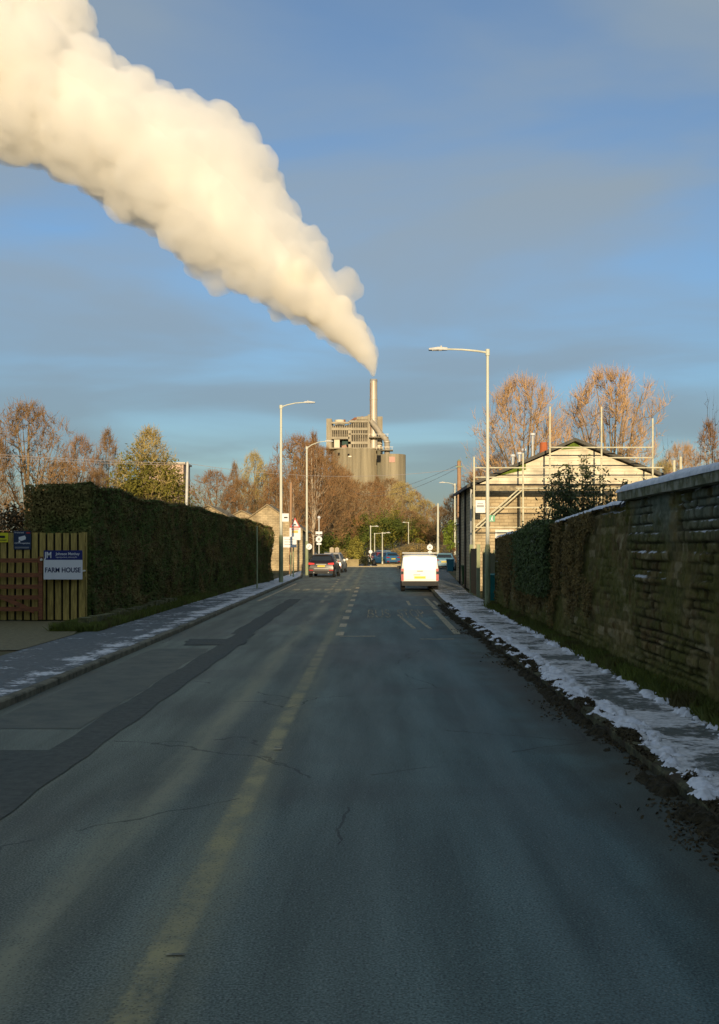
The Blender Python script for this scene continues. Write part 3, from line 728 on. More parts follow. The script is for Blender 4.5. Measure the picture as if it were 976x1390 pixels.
# overgrown top by the gate (taller, looser)
# ================================================================= TREES
def leafy(P, cen, size, m, name, parent, jit=.9):
    Nn = P-cen; Nn = Nn/(np.linalg.norm(Nn,axis=1)[:,None]+1e-6)
    V, Q = leaf_cards(P, Nn, size, 1.4, jit); return np_obj(name, V, Q, m, parent, smooth=False)
def grow(seed, H, tr, style):
    """crown grown into an envelope: limbs, boughs from the nearest limb, twigs from the nearest bough, twiglets"""
    g = np.random.default_rng(seed); tb = MB(); tw = MB(); st = style; Rm = st['R']*H; zb = st['zb']*H
    zs = np.array([p[0] for p in st['prof']]); rs = np.array([p[1] for p in st['prof']])
    def env(n, grow_=1., inner=0.):
        t = g.random(n)**st.get('tp', .8); a = g.uniform(0, 2*np.pi, n); q = (inner+(1-inner)*g.random(n))**.55
        r_ = np.interp(t, zs, rs)*Rm*q*grow_
        lump = 1+.28*np.sin(a*3+t*7+seed)+.2*np.sin(a*5-t*11+seed*2)
        return np.stack([np.cos(a)*r_*lump, np.sin(a)*r_*lump, zb+(H-zb)*t], -1)
    def bez(a, b, sag, k):
        m = (a+b)/2; m = np.array([a[0]*.5+b[0]*.5, a[1]*.5+b[1]*.5, m[2]])*1.; m[:2] += (b[:2]-a[:2])*st['bow']; m[2] -= sag*np.linalg.norm(b-a)
        u = np.linspace(0,1,k)[:,None]; return (1-u)**2*a+2*u*(1-u)*m+u*u*b
    lean = g.normal(0,.02,2)*H; fk = st['fork']*H
    top = np.array([lean[0], lean[1], H*.93 if st['lead'] else fk*1.3])
    tp_ = bez(np.array([0,0,-.15]), top, 0, 9); tp_[:,:2] += np.cumsum(g.normal(0,.012,(9,2)),0)*H*.4*np.linspace(0,1,9)[:,None]
    tr_ = tr*np.linspace(1,.14 if st['lead'] else .6,9)**1.1
    tb.tube([tuple(p) for p in tp_], list(tr_), 8, caps=False)
    fine = np.array([tp_[min(int(f),7)]*(1-(f-int(f)))+tp_[min(int(f)+1,8)]*(f-int(f)) for f in np.linspace(0,7.999,40)])
    N1 = fine[fine[:,2] > fk*.8]; R1 = np.interp(N1[:,2], tp_[:,2], tr_)
    limbs = [N1]; LR = [R1]
    for k in range(st['limbs']):
        az = k*2.399+g.uniform(-.4,.4); t = g.uniform(.45,.97); rr = np.interp(t, zs, rs)*Rm*g.uniform(.45,.8)
        e = np.array([math.cos(az)*rr, math.sin(az)*rr, zb+(H-zb)*t])
        cand = N1[N1[:,2] < max(e[2]-.25*H, fk*1.05)]; a = cand[g.integers(len(cand))] if len(cand) else N1[0]
        P_ = bez(a, e, -.02*st['upsw'], 10); P_[1:] += g.normal(0,.012*H*.35,(9,3)); r0 = tr*g.uniform(.34,.52)
        RR = r0*np.linspace(1,.16,10); tb.tube([tuple(p) for p in P_], list(RR), 6, caps=False); limbs.append(P_[2:]); LR.append(RR[2:])
    NN = np.concatenate(limbs); NR = np.concatenate(LR)
    def nearest(N_, p):
        d = N_-p; c = np.sqrt((d**2).sum(1))+st['pen']*np.maximum(0, d[:,2]+.45*np.sqrt((d[:,:2]**2).sum(1))); return int(np.argmin(c))
    bo = [NN]; BR = [NR]
    for p in env(st['nb'], .93, .15):
        i_ = nearest(NN, p); P_ = bez(NN[i_], p, .06*st['upsw'], 6); P_[1:] += g.normal(0,.006*H,(5,3)); r0 = min(NR[i_]*.6, tr*.16); RR = r0*np.linspace(1,.25,6)
        tb.tube([tuple(q) for q in P_], list(RR), 4, caps=False); bo.append(P_[1:]); BR.append(RR[1:])
    BN = np.concatenate(bo); BRr = np.concatenate(BR); segs = []
    W = st['tw']
    for p in env(st['nt'], 1.0, .25):
        i_ = nearest(BN, p); P_ = bez(BN[i_], p, .08*st['upsw'], 4); P_[1:] += g.normal(0,.004*H,(3,3))
        for k in range(3): tw.ribbon(P_[k], P_[k+1], W*(1.9-.35*k), W*(1.6-.35*k)); 
        L_ = np.linalg.norm(P_[3]-P_[0]); dr = (P_[3]-P_[1]); dr /= np.linalg.norm(dr)+1e-9
        for m_ in range(st['ntl']):
            f = g.uniform(.6,3.0); k = min(int(f),2); q = P_[k]+(P_[k+1]-P_[k])*(f-k)
            out = np.array([q[0],q[1],0]); out /= np.linalg.norm(out)+.5
            d = dr*.7+g.normal(0,.55,3)+out*.25+np.array([0,0,st['tup']]); d /= np.linalg.norm(d); l = H*st['tl']*g.uniform(.5,1.3)
            q2 = q+d*l*.55; d2 = d+g.normal(0,.25,3)+np.array([0,0,.1*st['tup']]); q3 = q2+d2/np.linalg.norm(d2)*l*.5
            tw.ribbon(q, q2, W, W*.8); tw.ribbon(q2, q3, W*.8, W*.35)
    return tb, tw
WILLOW = dict(R=.36, zb=.14, prof=((0,.25),(.2,.62),(.5,.95),(.7,1.0),(.88,.78),(1,.25)), fork=.12, lead=0, limbs=13, nb=150, nt=1150, ntl=6, bow=-.12, upsw=1., pen=2.2, tw=.032, tup=.9, tl=.062)
ROUND = dict(R=.46, zb=.16, prof=((0,.45),(.25,.85),(.5,1.0),(.75,.85),(.92,.5),(1,.15)), fork=.16, lead=1, limbs=11, nb=140, nt=950, ntl=6, bow=.05, upsw=.5, pen=1.0, tw=.032, tup=.25, tl=.06)
TALL = dict(R=.26, zb=.18, prof=((0,.5),(.3,1.0),(.55,.9),(.8,.55),(1,.1)), fork=.2, lead=1, limbs=10, nb=120, nt=650, ntl=5, bow=.0, upsw=.6, pen=1.6, tw=.03, tup=.4, tl=.055)
THIN = dict(R=.30, zb=.15, prof=((0,.3),(.4,.8),(.7,1.0),(1,.3)), fork=.15, lead=1, limbs=5, nb=16, nt=45, ntl=2, bow=.0, upsw=.5, pen=1.6, tw=.010, tup=.5, tl=.07)
M_bark = mat('bark', (.34,.24,.13), (.2,.145,.08), rough=.95, scale=3, stretch=(3,3,.6))
M_bark_d = mat('dark_bark', (.06,.045,.03), (.03,.024,.016), rough=.95, scale=3)
M_tw_will = mat('willow_twig', (.62,.39,.19), (.44,.275,.13), rough=.9, scale=.6)
M_tw_brown = mat('brown_twig', (.33,.195,.085), (.20,.12,.052), rough=.9, scale=.5)
M_tw_red = mat('red_brown_twig', (.34,.185,.08), (.215,.12,.052), rough=.9, scale=.5)
M_tw_pale = mat('pale_twig', (.50,.38,.14), (.34,.26,.10), rough=.9, scale=.5)
M_tw_shade = mat('shaded_twig', (.07,.05,.035), (.04,.03,.02), rough=.9, scale=1)  # shade painted into the saplings' twigs, as in their dark bark
M_leaf_g = mat('evergreen_leaf', (.14,.17,.025), (.06,.08,.014), rough=.75, scale=.7, transl=.15, c3=(.26,.21,.03), s3=.4)
M_leaf_o = mat('olive_leaf', (.24,.21,.03), (.12,.115,.02), rough=.8, scale=.8, transl=.15)
M_leaf_con = mat('conifer_leaf', (.30,.26,.045), (.15,.14,.028), rough=.8, scale=1.2)

PROTO = {}
def proto(key, seed, H, tr, style, mt, mb):
    tb, tw = grow(seed, H, tr, style); PROTO[key] = (tb, tw, mt, mb, {}, H, style['R']*H)
def bare(key, xp, D, top, halfw, label, group, rz=None, z=0, name='bare_tree', cat='tree'):
    """a bare tree whose tip stands at photo row `top` and whose crown is 2*halfw pixels wide at distance D"""
    tb, tw, mt, mb, cache, H0, R0 = PROTO[key]
    t = thing(name, label, cat, (px(xp,D),D,z), random.uniform(0,6.28) if rz is None else rz, group)
    sz = (zz(top,D)-z)/H0; sxy = halfw*D/F/R0
    t.scale = (sxy, sxy, sz)
    if not cache:
        cache['a'] = tb.build('trunk', mb, t, smooth=False); cache['c'] = tw.build('crown', mt, t)
    else:
        for k in 'ac':
            o = cache[k].copy(); COL.objects.link(o); o.parent = t
    return t
proto('willow1', 3, 16, .5, WILLOW, M_tw_will, M_bark)
proto('willow2', 8, 16, .5, WILLOW, M_tw_will, M_bark)
proto('round1', 5, 11, .34, ROUND, M_tw_brown, M_bark)
proto('round2', 6, 11, .34, ROUND, M_tw_red, M_bark)
proto('round3', 16, 11, .34, ROUND, M_tw_pale, M_bark)
proto('round4', 26, 11, .34, ROUND, M_tw_brown, M_bark)
proto('tall1', 9, 13, .2, TALL, M_tw_brown, M_bark)
proto('tall2', 10, 13, .18, TALL, M_tw_red, mat('birch_bark', (.75,.62,.45), (.3,.24,.17), rough=.8, scale=4))
proto('thin1', 12, 3.4, .03, THIN, M_tw_shade, M_bark_d)

def px(x, D): return (x-CX)*D/F
def zz(y, D): return EYE+(CY-y)*D/F
# two big willows behind the gabled house
G1 = 'willows behind the gable'
bare('willow1', 708, 92, 517, 62, 'tall bare orange willow behind the left slope of the scaffolded gable', G1, rz=.4)
bare('willow2', 826, 92, 508, 72, 'widest bare orange willow behind the right slope of the scaffolded gable', G1, rz=2.1)
G2 = 'bare trees on the left skyline'
bare('round1', 38, 62, 548, 62, 'big bare brown tree at the left edge above the timber gate', G2, rz=1)
bare('tall1', -8, 58, 585, 30, 'slim bare tree cut by the left picture edge', G2)
bare('round2', 108, 85, 594, 36, 'bare reddish tree between the big left tree and the olive tree', G2)
bare('tall1', 146, 92, 586, 30, 'slim bare tree just left of the olive tree', G2)
bare('round4', 80, 80, 628, 42, 'low brown tree filling the gap right of the big left tree', G2)
bare('round2', 232, 75, 650, 34, 'low red-brown tree in front of the pale building', G2)
bare('round2', 178, 72, 654, 34, 'low red-brown tree under the olive tree', G2)
bare('round4', 135, 70, 640, 36, 'low brown tree between the slim trees above the hedge', G2)
G3 = 'bare trees above the hedge'
bare('round2', 290, 105, 640, 42, 'rounded red-brown tree right of the white pole', G3)
bare('round4', 328, 108, 652, 38, 'rounded brown tree left of the sandstone cottage gable', G3)
bare('tall1', 318, 118, 630, 16, 'slim pale bare tree left of the ivy-stemmed one', G3)
pt = bare('round3', 345, 120, 616, 30, 'pale bare tree with ivy round its trunk above the hedge', G3)
q = rng.normal(0,1,(1500,3))*[.45,.45,1.5]+[0,0,4.2]
leafy(q, np.array([0,0,4.2]), .22, M_leaf_g, 'ivy', pt)
G4 = 'bare trees beyond the stone wall'
bare('round3', 900, 110, 628, 36, 'low bare tree beyond the right end of the scaffold', G4)
bare('tall2', 962, 85, 575, 34, 'bare orange tree rising behind the wall at the right picture edge', G4)
bare('willow1', 926, 120, 606, 36, 'faint bare tree between the scaffold and the right edge', G4)
G5 = 'saplings behind the stone wall'
bare('thin1', 966, 21, 538, 22, 'thin dark bare sapling poking above the snowy coping', G5, name='sapling', z=1.2)
bare('thin1', 905, 23, 596, 18, 'small dark bare sapling left of the taller one behind the coping', G5, name='sapling', z=1.2)
bare('thin1', 872, 22, 640, 26, 'low twiggy sapling where the coping ends', G5, name='sapling', z=1.2)

# olive ivy-clad tree
def clumpy(cen, rad, n, ncl, cr, seed):
    r = np.random.default_rng(seed); c = r.normal(0,1,(ncl,3)); c /= np.linalg.norm(c,axis=1)[:,None]; c *= r.random((ncl,1))**.4; c *= rad
    k = r.integers(0,ncl,n); p = c[k]+r.normal(0,1,(n,3))*cr*r.uniform(.5,1.3,(ncl,1))[k]
    return p+np.array(cen)
t = thing('ivy_clad_tree', 'rounded olive-green tree above the hedge, left of the pale building', 'tree', (px(202,70),70,0))
MB().tube([(0,0,0),(.1,0,3),(0,.1,6)],[.25,.18,.06],7).build('trunk', M_bark, t)
P = clumpy((0,0,5.0), np.array([2.7,2.7,3.9]), 15000, 110, .45, 2)
P[:,0] *= 1-np.clip((P[:,2]-6)/8,0,.6)
leafy(P, np.array([0,0,5.]), .15, M_leaf_o, 'crown', t)
tb, tw = grow(44, 10.0, .1, TALL); o = tw.build('bare_twigs', M_tw_pale, t)

# hillside and the wood below the works
def hill():
    nx, ny = 90, 50; X, Y = np.meshgrid(np.linspace(-160,160,nx), np.linspace(118,520,ny), indexing='ij')
    Z = -.3+10*np.clip((Y-135)/160,0,1)**1.1*np.clip(1-abs(X+25)/150,0,1)+1.5*(fbm2(X*.03,Y*.03,3,2)-.5)*np.clip((Y-125)/60,0,1)
    # brown bank right of the far cars
    Z += 2.6*np.exp(-(((X-6.5)/5.5)**2+((Y-150)/16)**2))
    I = np.arange(nx*ny).reshape(nx,ny)
    o = np_obj('hillside', np.stack([X,Y,Z],-1).reshape(-1,3), np.stack([I[:-1,:-1],I[1:,:-1],I[1:,1:],I[:-1,1:]],-1).reshape(-1,4), mat('bank_scrub',(.30,.21,.08),(.16,.12,.05),rough=.95,scale=.25,bump=.5,bscale=3))
    return struct(o)
hill()
def hillz(x, y):
    return -.3+10*max(0,min(1,(y-135)/160))**1.1*max(0,1-abs(x+25)/150)+2.6*math.exp(-(((x-6.5)/5.5)**2+((y-150)/16)**2))
G = 'bare trees in the wood below the works'
wood = [('round2',403,120,594,50,'tall bare red-brown tree behind the first left lamp post'),
 ('tall2',426,112,590,24,'birch with a white stem behind the second left lamp post'),
 ('round1',440,132,620,42,'bare brown tree below the left edge of the works'),
 ('round2',378,115,650,34,'bare red-brown tree behind the left signs'),
 ('round4',365,130,640,34,'bare brown tree above the small gabled house'),
 ('round2',458,142,640,36,'bare red-brown tree left of the evergreen shrubs'),
 ('round1',480,165,652,34,'bare brown tree below the middle of the silos'),
 ('round2',505,175,655,34,'bare red-brown tree under the silos, right of the middle'),
 ('round3',545,190,656,30,'rounded pale brown tree under the right-hand silo'),
 ('round4',562,200,668,26,'bare brown tree beside the right foot of the silos'),
 ('tall1',512,200,648,16,'tall thin bare tree in front of the silo joint'),
 ('round3',578,200,680,26,'pale bare tree right of the silos'),
 ('round1',596,160,688,26,'bare brown tree above the white van'),
 ('round2',648,135,640,36,'bare red-brown tree between the telegraph pole and the house'),
 ('round4',616,140,672,26,'bare brown tree behind the far right lamp post'),
 ('tall2',396,105,640,20,'slim birch behind the white sign boards'),
 ('round4',420,165,600,40,'bare brown tree deep in the wood left of the works'),
 ('round4',556,165,694,30,'low bare brown tree above the brown bank'),
 ('round1',668,120,620,30,'bare brown tree partly behind the tall street lamp by the house'),
 ('round2',462,215,636,30,'high red-brown tree against the left silo'),
 ('round1',530,235,650,30,'high brown tree against the right silo'),
 ('round2',440,190,608,34,'high red-brown tree at the left foot of the silos')]
for k, x, D, tp, hw_, lab in wood:
    bare(k, x, D, tp, hw_, lab, G, z=hillz(px(x,D),D)-.3 if D > 118 else 0)
# evergreen shrubs across the bank
def shrub(name, x, D, wd, h, label, n=2600, m=M_leaf_g, size=.24, group=None, z=0, cat='shrub', cone=False, seed=1):
    t = thing(name, label, cat, (x,D,z), 0, group)
    MB().tube([(0,0,-.1),(.05,0,h*.5)],[.12,.05],6).build('stem', M_bark_d, t)
    P = clumpy((0,0,h*.5), np.array([wd*.42,wd*.42,h*.42]), n, 30, wd*.08, seed)
    if cone: P[:,:2] *= (1.15-P[:,2:3]/h*.95)
    P[:,2] = np.clip(P[:,2], .05, None)
    leafy(P, np.array([0,0,h*.3]), size, m, 'foliage', t, .7)
    return t
ev = [(462,140,5,5.0),(480,150,6,6.6),(500,150,6.5,6.9),(520,158,6.5,6.6),(545,160,6,6.2),(566,165,5,5.6),(447,125,3.2,3.9),(533,172,7,7.2),(582,168,5,5.0)]
evl = ['dark evergreen shrub behind the cut stone block','dark evergreen shrub behind the small golden conifer','evergreen shrub behind the left far lamp posts','evergreen shrub above the far parked cars','evergreen shrub left of the lone lamp on the bank','evergreen shrub right of the lone lamp on the bank','low evergreen shrub beyond the dark car','taller evergreen rising behind the other bank shrubs','rightmost evergreen shrub above the brown bank']
for i, ((x,D,wd,h), lb) in enumerate(zip(ev, evl)):
    shrub('evergreen_shrub', px(x,D), D, wd, h, lb, 2600, M_leaf_g, .26, 'evergreen shrubs on the bank', z=max(0,hillz(px(x,D),D)), seed=i+3)
shrub('conifer', px(483,112), 112, 3.0, 3.9, 'small golden-green conifer behind the block of cut stone', 2600, M_leaf_con, .17, cone=True, cat='conifer')
shrub('conifer', px(612,98), 98, 1.6, 3.4, 'tall narrow green conifer beside the telegraph pole', 2600, mat('bright_conifer',(.22,.28,.03),(.10,.14,.018),rough=.8,scale=1.5), .14, cat='conifer', z=1.5, seed=9)
shrub('rusty_shrub', px(618,95), 95, 1.2, 2.3, 'rust-brown shrub under the narrow conifer', 900, mat('rusty_leaf',(.24,.10,.03),(.13,.06,.02),rough=.9,scale=2), .09, cat='shrub', seed=4)
for i,(x,D,lb) in enumerate(((562,135,'brown scrub bush on the bank behind the van'),(582,132,'brown scrub bush to the right on the bank behind the van'),(550,130,'brown scrub bush beside the far parked cars'),(600,138,'rightmost brown scrub bush on the bank'),(460,126,'brown scrub bush left of the golden conifer'))):
    shrub('scrub_bush', px(x,D), D, 4, 3.0 if i < 2 else 2, lb, 1500, mat('brown_scrub',(.36,.25,.09),(.2,.15,.06),rough=.95,scale=1), .16, 'brown scrub bushes', seed=20+i)
# laurel-like bush behind the wall in front of the gable
t = thing('laurel_bush', 'leafy dark green bush rising above the wall in front of the gable', 'bush', (4.80,23.5,0))
r = random.Random(5); stems = MB(); P = []
for k in range(58):
    a = r.uniform(0,6.28); x = r.uniform(-1.15,.95); tipz = 4.2-abs(x+.1)*.65-r.random()**1.5*1.6
    p0 = Vector((x*.3, r.uniform(-.2,.2), .2)); p1 = Vector((x*.75, r.uniform(-.3,.3), tipz*.6)); p2 = Vector((x+r.uniform(-.15,.15), r.uniform(-.5,.5), tipz))
    pts = [p0, p0.lerp(p1,.5)+Vector((r.uniform(-.05,.05),0,0)), p1, p1.lerp(p2,.5)+Vector((r.uniform(-.07,.07),0,0)), p2]
    stems.tube(pts, [.02,.016,.012,.009,.005], 4)
    for j in range(230):
        f = .32+.68*r.random(); q = p0.lerp(p1,f*2) if f < .5 else p1.lerp(p2,f*2-1); P.append(q+Vector((r.gauss(0,.075),r.gauss(0,.09),r.gauss(0,.06))))
stems.build('stems', M_bark_d, t)
P = np.array([tuple(q) for q in P])
V, Q = leaf_cards(P, np.tile([-.2,-.8,.5],(len(P),1)), .058, 1.7, .8)
np_obj('foliage', V, Q, mat('laurel_leaf',(.09,.11,.025),(.035,.045,.012),rough=.5,scale=6,spec=.4), t, smooth=False)
# garden shrubbery above hedge near gate
shrub('garden_shrub', -10.7, 31.5, 3.8, 4.1, 'brownish leafy shrub behind the timber gate', 7000, mat('shade_shrub',(.14,.085,.035),(.05,.045,.018),rough=.9,scale=1.5), .085, seed=31)
shrub('garden_shrub', -13.6, 32, 3.2, 3.7, 'thin golden-brown shrub behind the left end of the timber gate', 5000, mat('gold_shrub',(.20,.13,.05),(.09,.06,.025),rough=.9,scale=1.5), .075, seed=32)

# ================================================================= GATE, TIMBER FENCE, SIGNS
def tri(): pass
FY = 27.0
fx0, fx1 = -14.0, px(115,FY)
t = thing('timber_fence', 'tall weathered board fence screening the farm house drive', 'fence')
x = fx1-.15; i = 0
bb = MB()
while x > fx0:
    bb.box(x, x+.148, FY-.012, FY+.012, .12+random.uniform(-.01,.01), 2.40+random.uniform(-.012,.012)); x -= .205
bb.build('boards', M_wood, t)
bk = MB()
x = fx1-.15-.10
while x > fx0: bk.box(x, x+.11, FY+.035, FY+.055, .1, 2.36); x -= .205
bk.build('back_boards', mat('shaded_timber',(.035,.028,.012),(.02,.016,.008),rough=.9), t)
for z in (.5,1.3,2.1): MB().box(fx0, fx1, FY+.057, FY+.12, z-.05, z+.05).build('rail', M_wood, t)
for x in (fx1-.06, fx1-2.4, fx1-4.8): MB().box(x-.06, x+.06, FY+.125, FY+.24, 0, 2.42).build('post', M_wood, t)
g = thing('field_gate', 'dark red five-bar wooden gate closed across the drive', 'gate')
gx1 = px(57,FY-.25); gy = FY-.25
for z in (.42,.72,1.0,1.30,1.68): MB().box(gx1-3.2, gx1-.08, gy-.02, gy+.02, z-.055, z+.055).build('bar', M_redwood, g)
MB().box(gx1-.08, gx1+.02, gy-.035, gy+.035, .15, 1.78).build('stile', M_redwood, g)
MB().box(gx1-3.3, gx1-3.2, gy-.035, gy+.035, .15, 1.78).build('stile', M_redwood, g)
b = MB(); b.face([(gx1-3.1,gy-.03,1.6),(gx1-3.1,gy-.03,1.72),(gx1-.2,gy-.03,.42),(gx1-.2,gy-.03,.3)]); b.face([(gx1-3.1,gy-.022,1.6),(gx1-3.1,gy-.022,1.72),(gx1-.2,gy-.022,.42),(gx1-.2,gy-.022,.3)][::-1]); b.build('brace', M_redwood, g)
MB().tube([(gx1+.01,gy-.04,1.70),(gx1+.01,gy-.11,1.70)],.03,8).build('latch', M_pole, g)

def text(body, x, y, z, size, m, parent, name='lettering', align='LEFT', bold=.0, sx=1., shear=0.):
    cu = bpy.data.curves.new(name, 'FONT'); cu.body = body; cu.size = size; cu.align_x = align; cu.extrude = .0008; cu.offset = bold; cu.shear = shear
    o = bpy.data.objects.new(name, cu); COL.objects.link(o); o.location = (x,y,z); o.rotation_euler = (R(90),0,0); o.scale = (sx,1,1); cu.materials.append(m)
    if parent is not None: o.parent = parent
    return meshify(o)
def rect(x0,x1,z0,z1,y,m,name,parent,th=.004): return MB().box(x0,x1,y-th,y,z0,z1).build(name,m,parent)
sy = FY-.30
s = thing('farm_house_sign', 'white FARM HOUSE board with a navy header on the timber fence', 'sign')
X0, X1 = px(59.5,sy), px(112,sy); ZT, ZB, ZM = zz(747,sy), zz(786.5,sy), zz(760,sy)
MB().box(X0,X1,sy-.0,sy+.28,ZB+.2,ZB+.24).build('bracket', M_pole, s)
MB().box(X0,X1,sy-.012,sy,ZB,ZM).build('panel', M_signw, s)
MB().box(X0,X1,sy-.012,sy,ZM,ZT).build('header', M_navy, s)
text('JM', X0+.025, sy-.016, ZM+.055, .215, M_signw, s, 'emblem', bold=.006, sx=.82)
text('Johnson Matthey', X0+.315, sy-.016, ZM+.125, .098, M_signw, s, 'lettering', bold=.0015, sx=.92)
text('Inspiring science, enhancing life', X0+.315, sy-.016, ZM+.055, .052, M_signw, s, 'lettering', sx=.84)
text('FARM HOUSE', X0+.03, sy-.016, ZB+.185, .175, mat('navy_ink',(.02,.03,.09),rough=.5), s, 'lettering', bold=.004, sx=.88)
s = thing('cctv_sign', 'dark blue camera warning sign high on the timber fence', 'sign')
X0, X1 = px(13.5,sy), px(37.5,sy); ZB, ZT = zz(746,sy), zz(720.5,sy)
MB().box(X0,X1,sy+.26,sy+.285,ZB,ZT).build('panel', M_navy2, s)
yq = sy+.257
text('Protected', X0+.03, yq, ZT-.06, .06, M_signw, s); text('CCTV in operation', X0+.03, yq, ZB+.15, .056, M_signw, s, bold=.001, sx=.92)
rect(X1-.12,X1-.02,ZT-.065,ZT-.035,yq,M_red,'red_mark',s); rect(X0+.04,X1-.05,ZB+.035,ZB+.05,yq,M_grey,'small_print',s); rect(X0+.04,X1-.05,ZB+.06,ZB+.07,yq,M_grey,'small_print',s)
cxm = (X0+X1)/2
b = MB().prism([(cxm-.09,ZT-.16),(cxm+.07,ZT-.12),(cxm+.10,ZT-.17),(cxm+.09,ZT-.22),(cxm-.02,ZT-.26),(cxm-.09,ZT-.22)],'y',yq-.003,yq-.006); b.prism([(cxm-.09,ZT-.25),(cxm-.05,ZT-.25),(cxm-.05,ZT-.3),(cxm-.09,ZT-.3)],'y',yq-.003,yq-.006); b.build('camera_symbol',M_signw,s)
s = thing('yellow_sign', 'small yellow notice at the left end of the timber fence', 'sign')
MB().box(px(-12,sy),px(6,sy),sy+.26,sy+.285,zz(736,sy),zz(723,sy)).build('panel', M_yel, s)
rect(px(-10,sy),px(2,sy),zz(730,sy),zz(727,sy),sy+.257,M_ink,'print',s); rect(px(-10,sy),px(4,sy),zz(733.5,sy),zz(732.5,sy),sy+.257,M_ink,'print',s)
# low stone kerb / mossy stones at the hedge foot
b = MB(); r = random.Random(2)
for k in range(26):
    y = 24+k*.42; a = .18+r.random()*.12; b.box(-6.75-.15,-6.75+r.uniform(.02,.09),y,y+.38,.08,.08+a)
tag(b.build('edging_stones', mat('mossy_rock',(.15,.14,.055),(.06,.06,.025),rough=.95,scale=8,bump=.6)), 'row of mossy edging stones at the near foot of the hedge', 'edging')

# ================================================================= STREET LAMPS
def lamp(label, x, y, top, arm, rise, side=-1, pr=.065, head=.62, base_h=1.9, group='street lamps'):
    t = thing('street_lamp', label, 'street lamp', (x,y,0), 0, group)
    MB().tube([(0,0,0),(0,0,base_h),(0,0,base_h+.12)],[pr*1.45,pr*1.4,pr*1.05],14,caps=True).build('base', M_polebase if base_h > 1 else M_pole, t, smooth=True)
    MB().box(-.05,.05,-pr*1.47-.004,-pr*1.3,.5,1.0).build('service_door', M_polebase, t)
    h0 = base_h+.121
    MB().tube([(0,0,h0),(0,0,top)],[pr,pr*.72],12).build('pole', M_pole, t, smooth=True)
    MB().tube([(0,0,top-.16),(0,0,top+.045)],[pr*1.12,pr*1.12],12).build('collar', M_pole, t, smooth=True)
    MB().tube([(side*.02,0,top-.06),(side*arm*.25,0,top-.06+rise*.45),(side*arm*.6,0,top-.06+rise*.85),(side*arm,0,top-.06+rise)],[.036,.034,.03,.028],8).build('arm', M_pole, t, smooth=True)
    hz_ = top-.06+rise
    hb = MB(); xs = [0,.12,.3,head]; prof = [(.05,.05),(.08,.055),(.13,.06),(.10,.02)]
    n = 0
    for u,(hw,hh) in zip(xs,prof):
        X = side*(arm-.05+u); hb.v += [(X,-hw,hz_-.035),(X,hw,hz_-.035),(X,hw*.7,hz_+hh),(X,-hw*.7,hz_+hh)]
    for i in range(3):
        for j in range(4): hb.f.append((i*4+j,i*4+(j+1)%4,(i+1)*4+(j+1)%4,(i+1)*4+j))
    hb.f.append((3,2,1,0)); hb.f.append((12,13,14,15))
    h = hb.build('lamp_head', M_lamp, t)
    xa, xb = sorted((side*(arm+.14), side*(arm+.45)))
    MB().box(xa,xb,-.07,.07,hz_-.046,hz_-.037).build('lens', M_glassl, h)
    MB().tube([(side*(arm+.15),0,hz_+.05),(side*(arm+.15),0,hz_+.11)],[.03,.03],8).build('photocell', M_lamp, h)
    return t
lamp('tall street lamp by the end of the stone wall, arm over the road', 3.66, 33.3, zz(476,33.3), 1.35, .11, -1, .062, .6, 2.0)
lamp('street lamp at the far end of the left hedge, arm to the right', px(381.5,57.5), 57.5, zz(551,57.5), 1.35, .26, 1, .085, .6, 2.6)
lamp('street lamp just behind the white sign boards on the left pavement', px(416.5,76), 76, zz(607,76), 1.4, .5, 1, .085, .6, 2.4)
lamp('street lamp behind the telegraph pole on the right', px(617.5,98), 98, zz(657,98), 1.0, .2, -1, .09, .55, 1.2)
lamp('lone lamp on the bank among the evergreens', px(554.5,150), 150, zz(709,150), .5, .05, -1, .07, .4, .3)
lamp('leftmost lamp of the three by the far cars', px(503,112), 112, zz(714,112), .5, .03, 1, .07, .4, .3)
lamp('middle lamp of the three by the far cars', px(508.5,135), 135, zz(724,135), 1.0, .08, 1, .07, .5, .3)
lamp('rightmost lamp of the three by the far cars', px(519,118), 118, zz(723,118), .55, .05, 1, .07, .4, .3)

# ================================================================= SIGNS ON POSTS
def disc(cx,cz,r,y,m,name,parent,th=.02,n=20):
    return MB().tube([(cx,y,cz),(cx,y-th,cz)],[r,r],n).build(name,m,parent)
t = thing('bus_stop_flag', 'white bus stop flag fixed to the lamp post by the hedge end', 'sign')
D = 57.35; MB().box(px(383,D),px(392,D),D-.015,D+.015,zz(708,D),zz(697,D)).build('panel', M_signw, t); rect(px(385.5,D),px(390.5,D),zz(703.5,D),zz(701.5,D),D-.016,M_ink,'print',t)
D = 68
t = thing('direction_board', 'wide white sign board on the pavement beside the triangular warning sign', 'sign')
MB().box(px(383.5,D),px(402.5,D),D-.02,D+.02,zz(743,D),zz(728.5,D)).build('panel', M_signw, t)
for k, y in enumerate((732,735.5,739)): rect(px(386,D),px(400-k*2,D),zz(y+.5,D),zz(y-.3,D),D-.021,M_grey,'print',t)
MB().tube([(px(398,D),D+.06,0),(px(398,D),D+.06,zz(729,D))],.045,8).build('post', M_polebase, t)
D = 70
t = thing('warning_sign', 'red triangle above a yellow and white plate beside the left pavement', 'sign')
cx = px(400.5,D); b = MB(); a0, a1 = zz(716,D), zz(702.5,D)
b.prism([(cx-.36,a0),(cx+.36,a0),(cx,a1)],'y',D-.01,D+.01); b.build('triangle', M_red, t)
MB().prism([(cx-.25,a0+.075),(cx+.25,a0+.075),(cx,a1-.14)],'y',D-.016,D-.0105).build('triangle_field', M_signw, t)
b = MB(); b.box(cx-.10,cx+.10,D-.02,D-.0165,a0+.14,a0+.19); b.box(cx-.07,cx+.06,D-.02,D-.0165,a0+.19,a0+.235); b.build('car_symbol', M_ink, t)
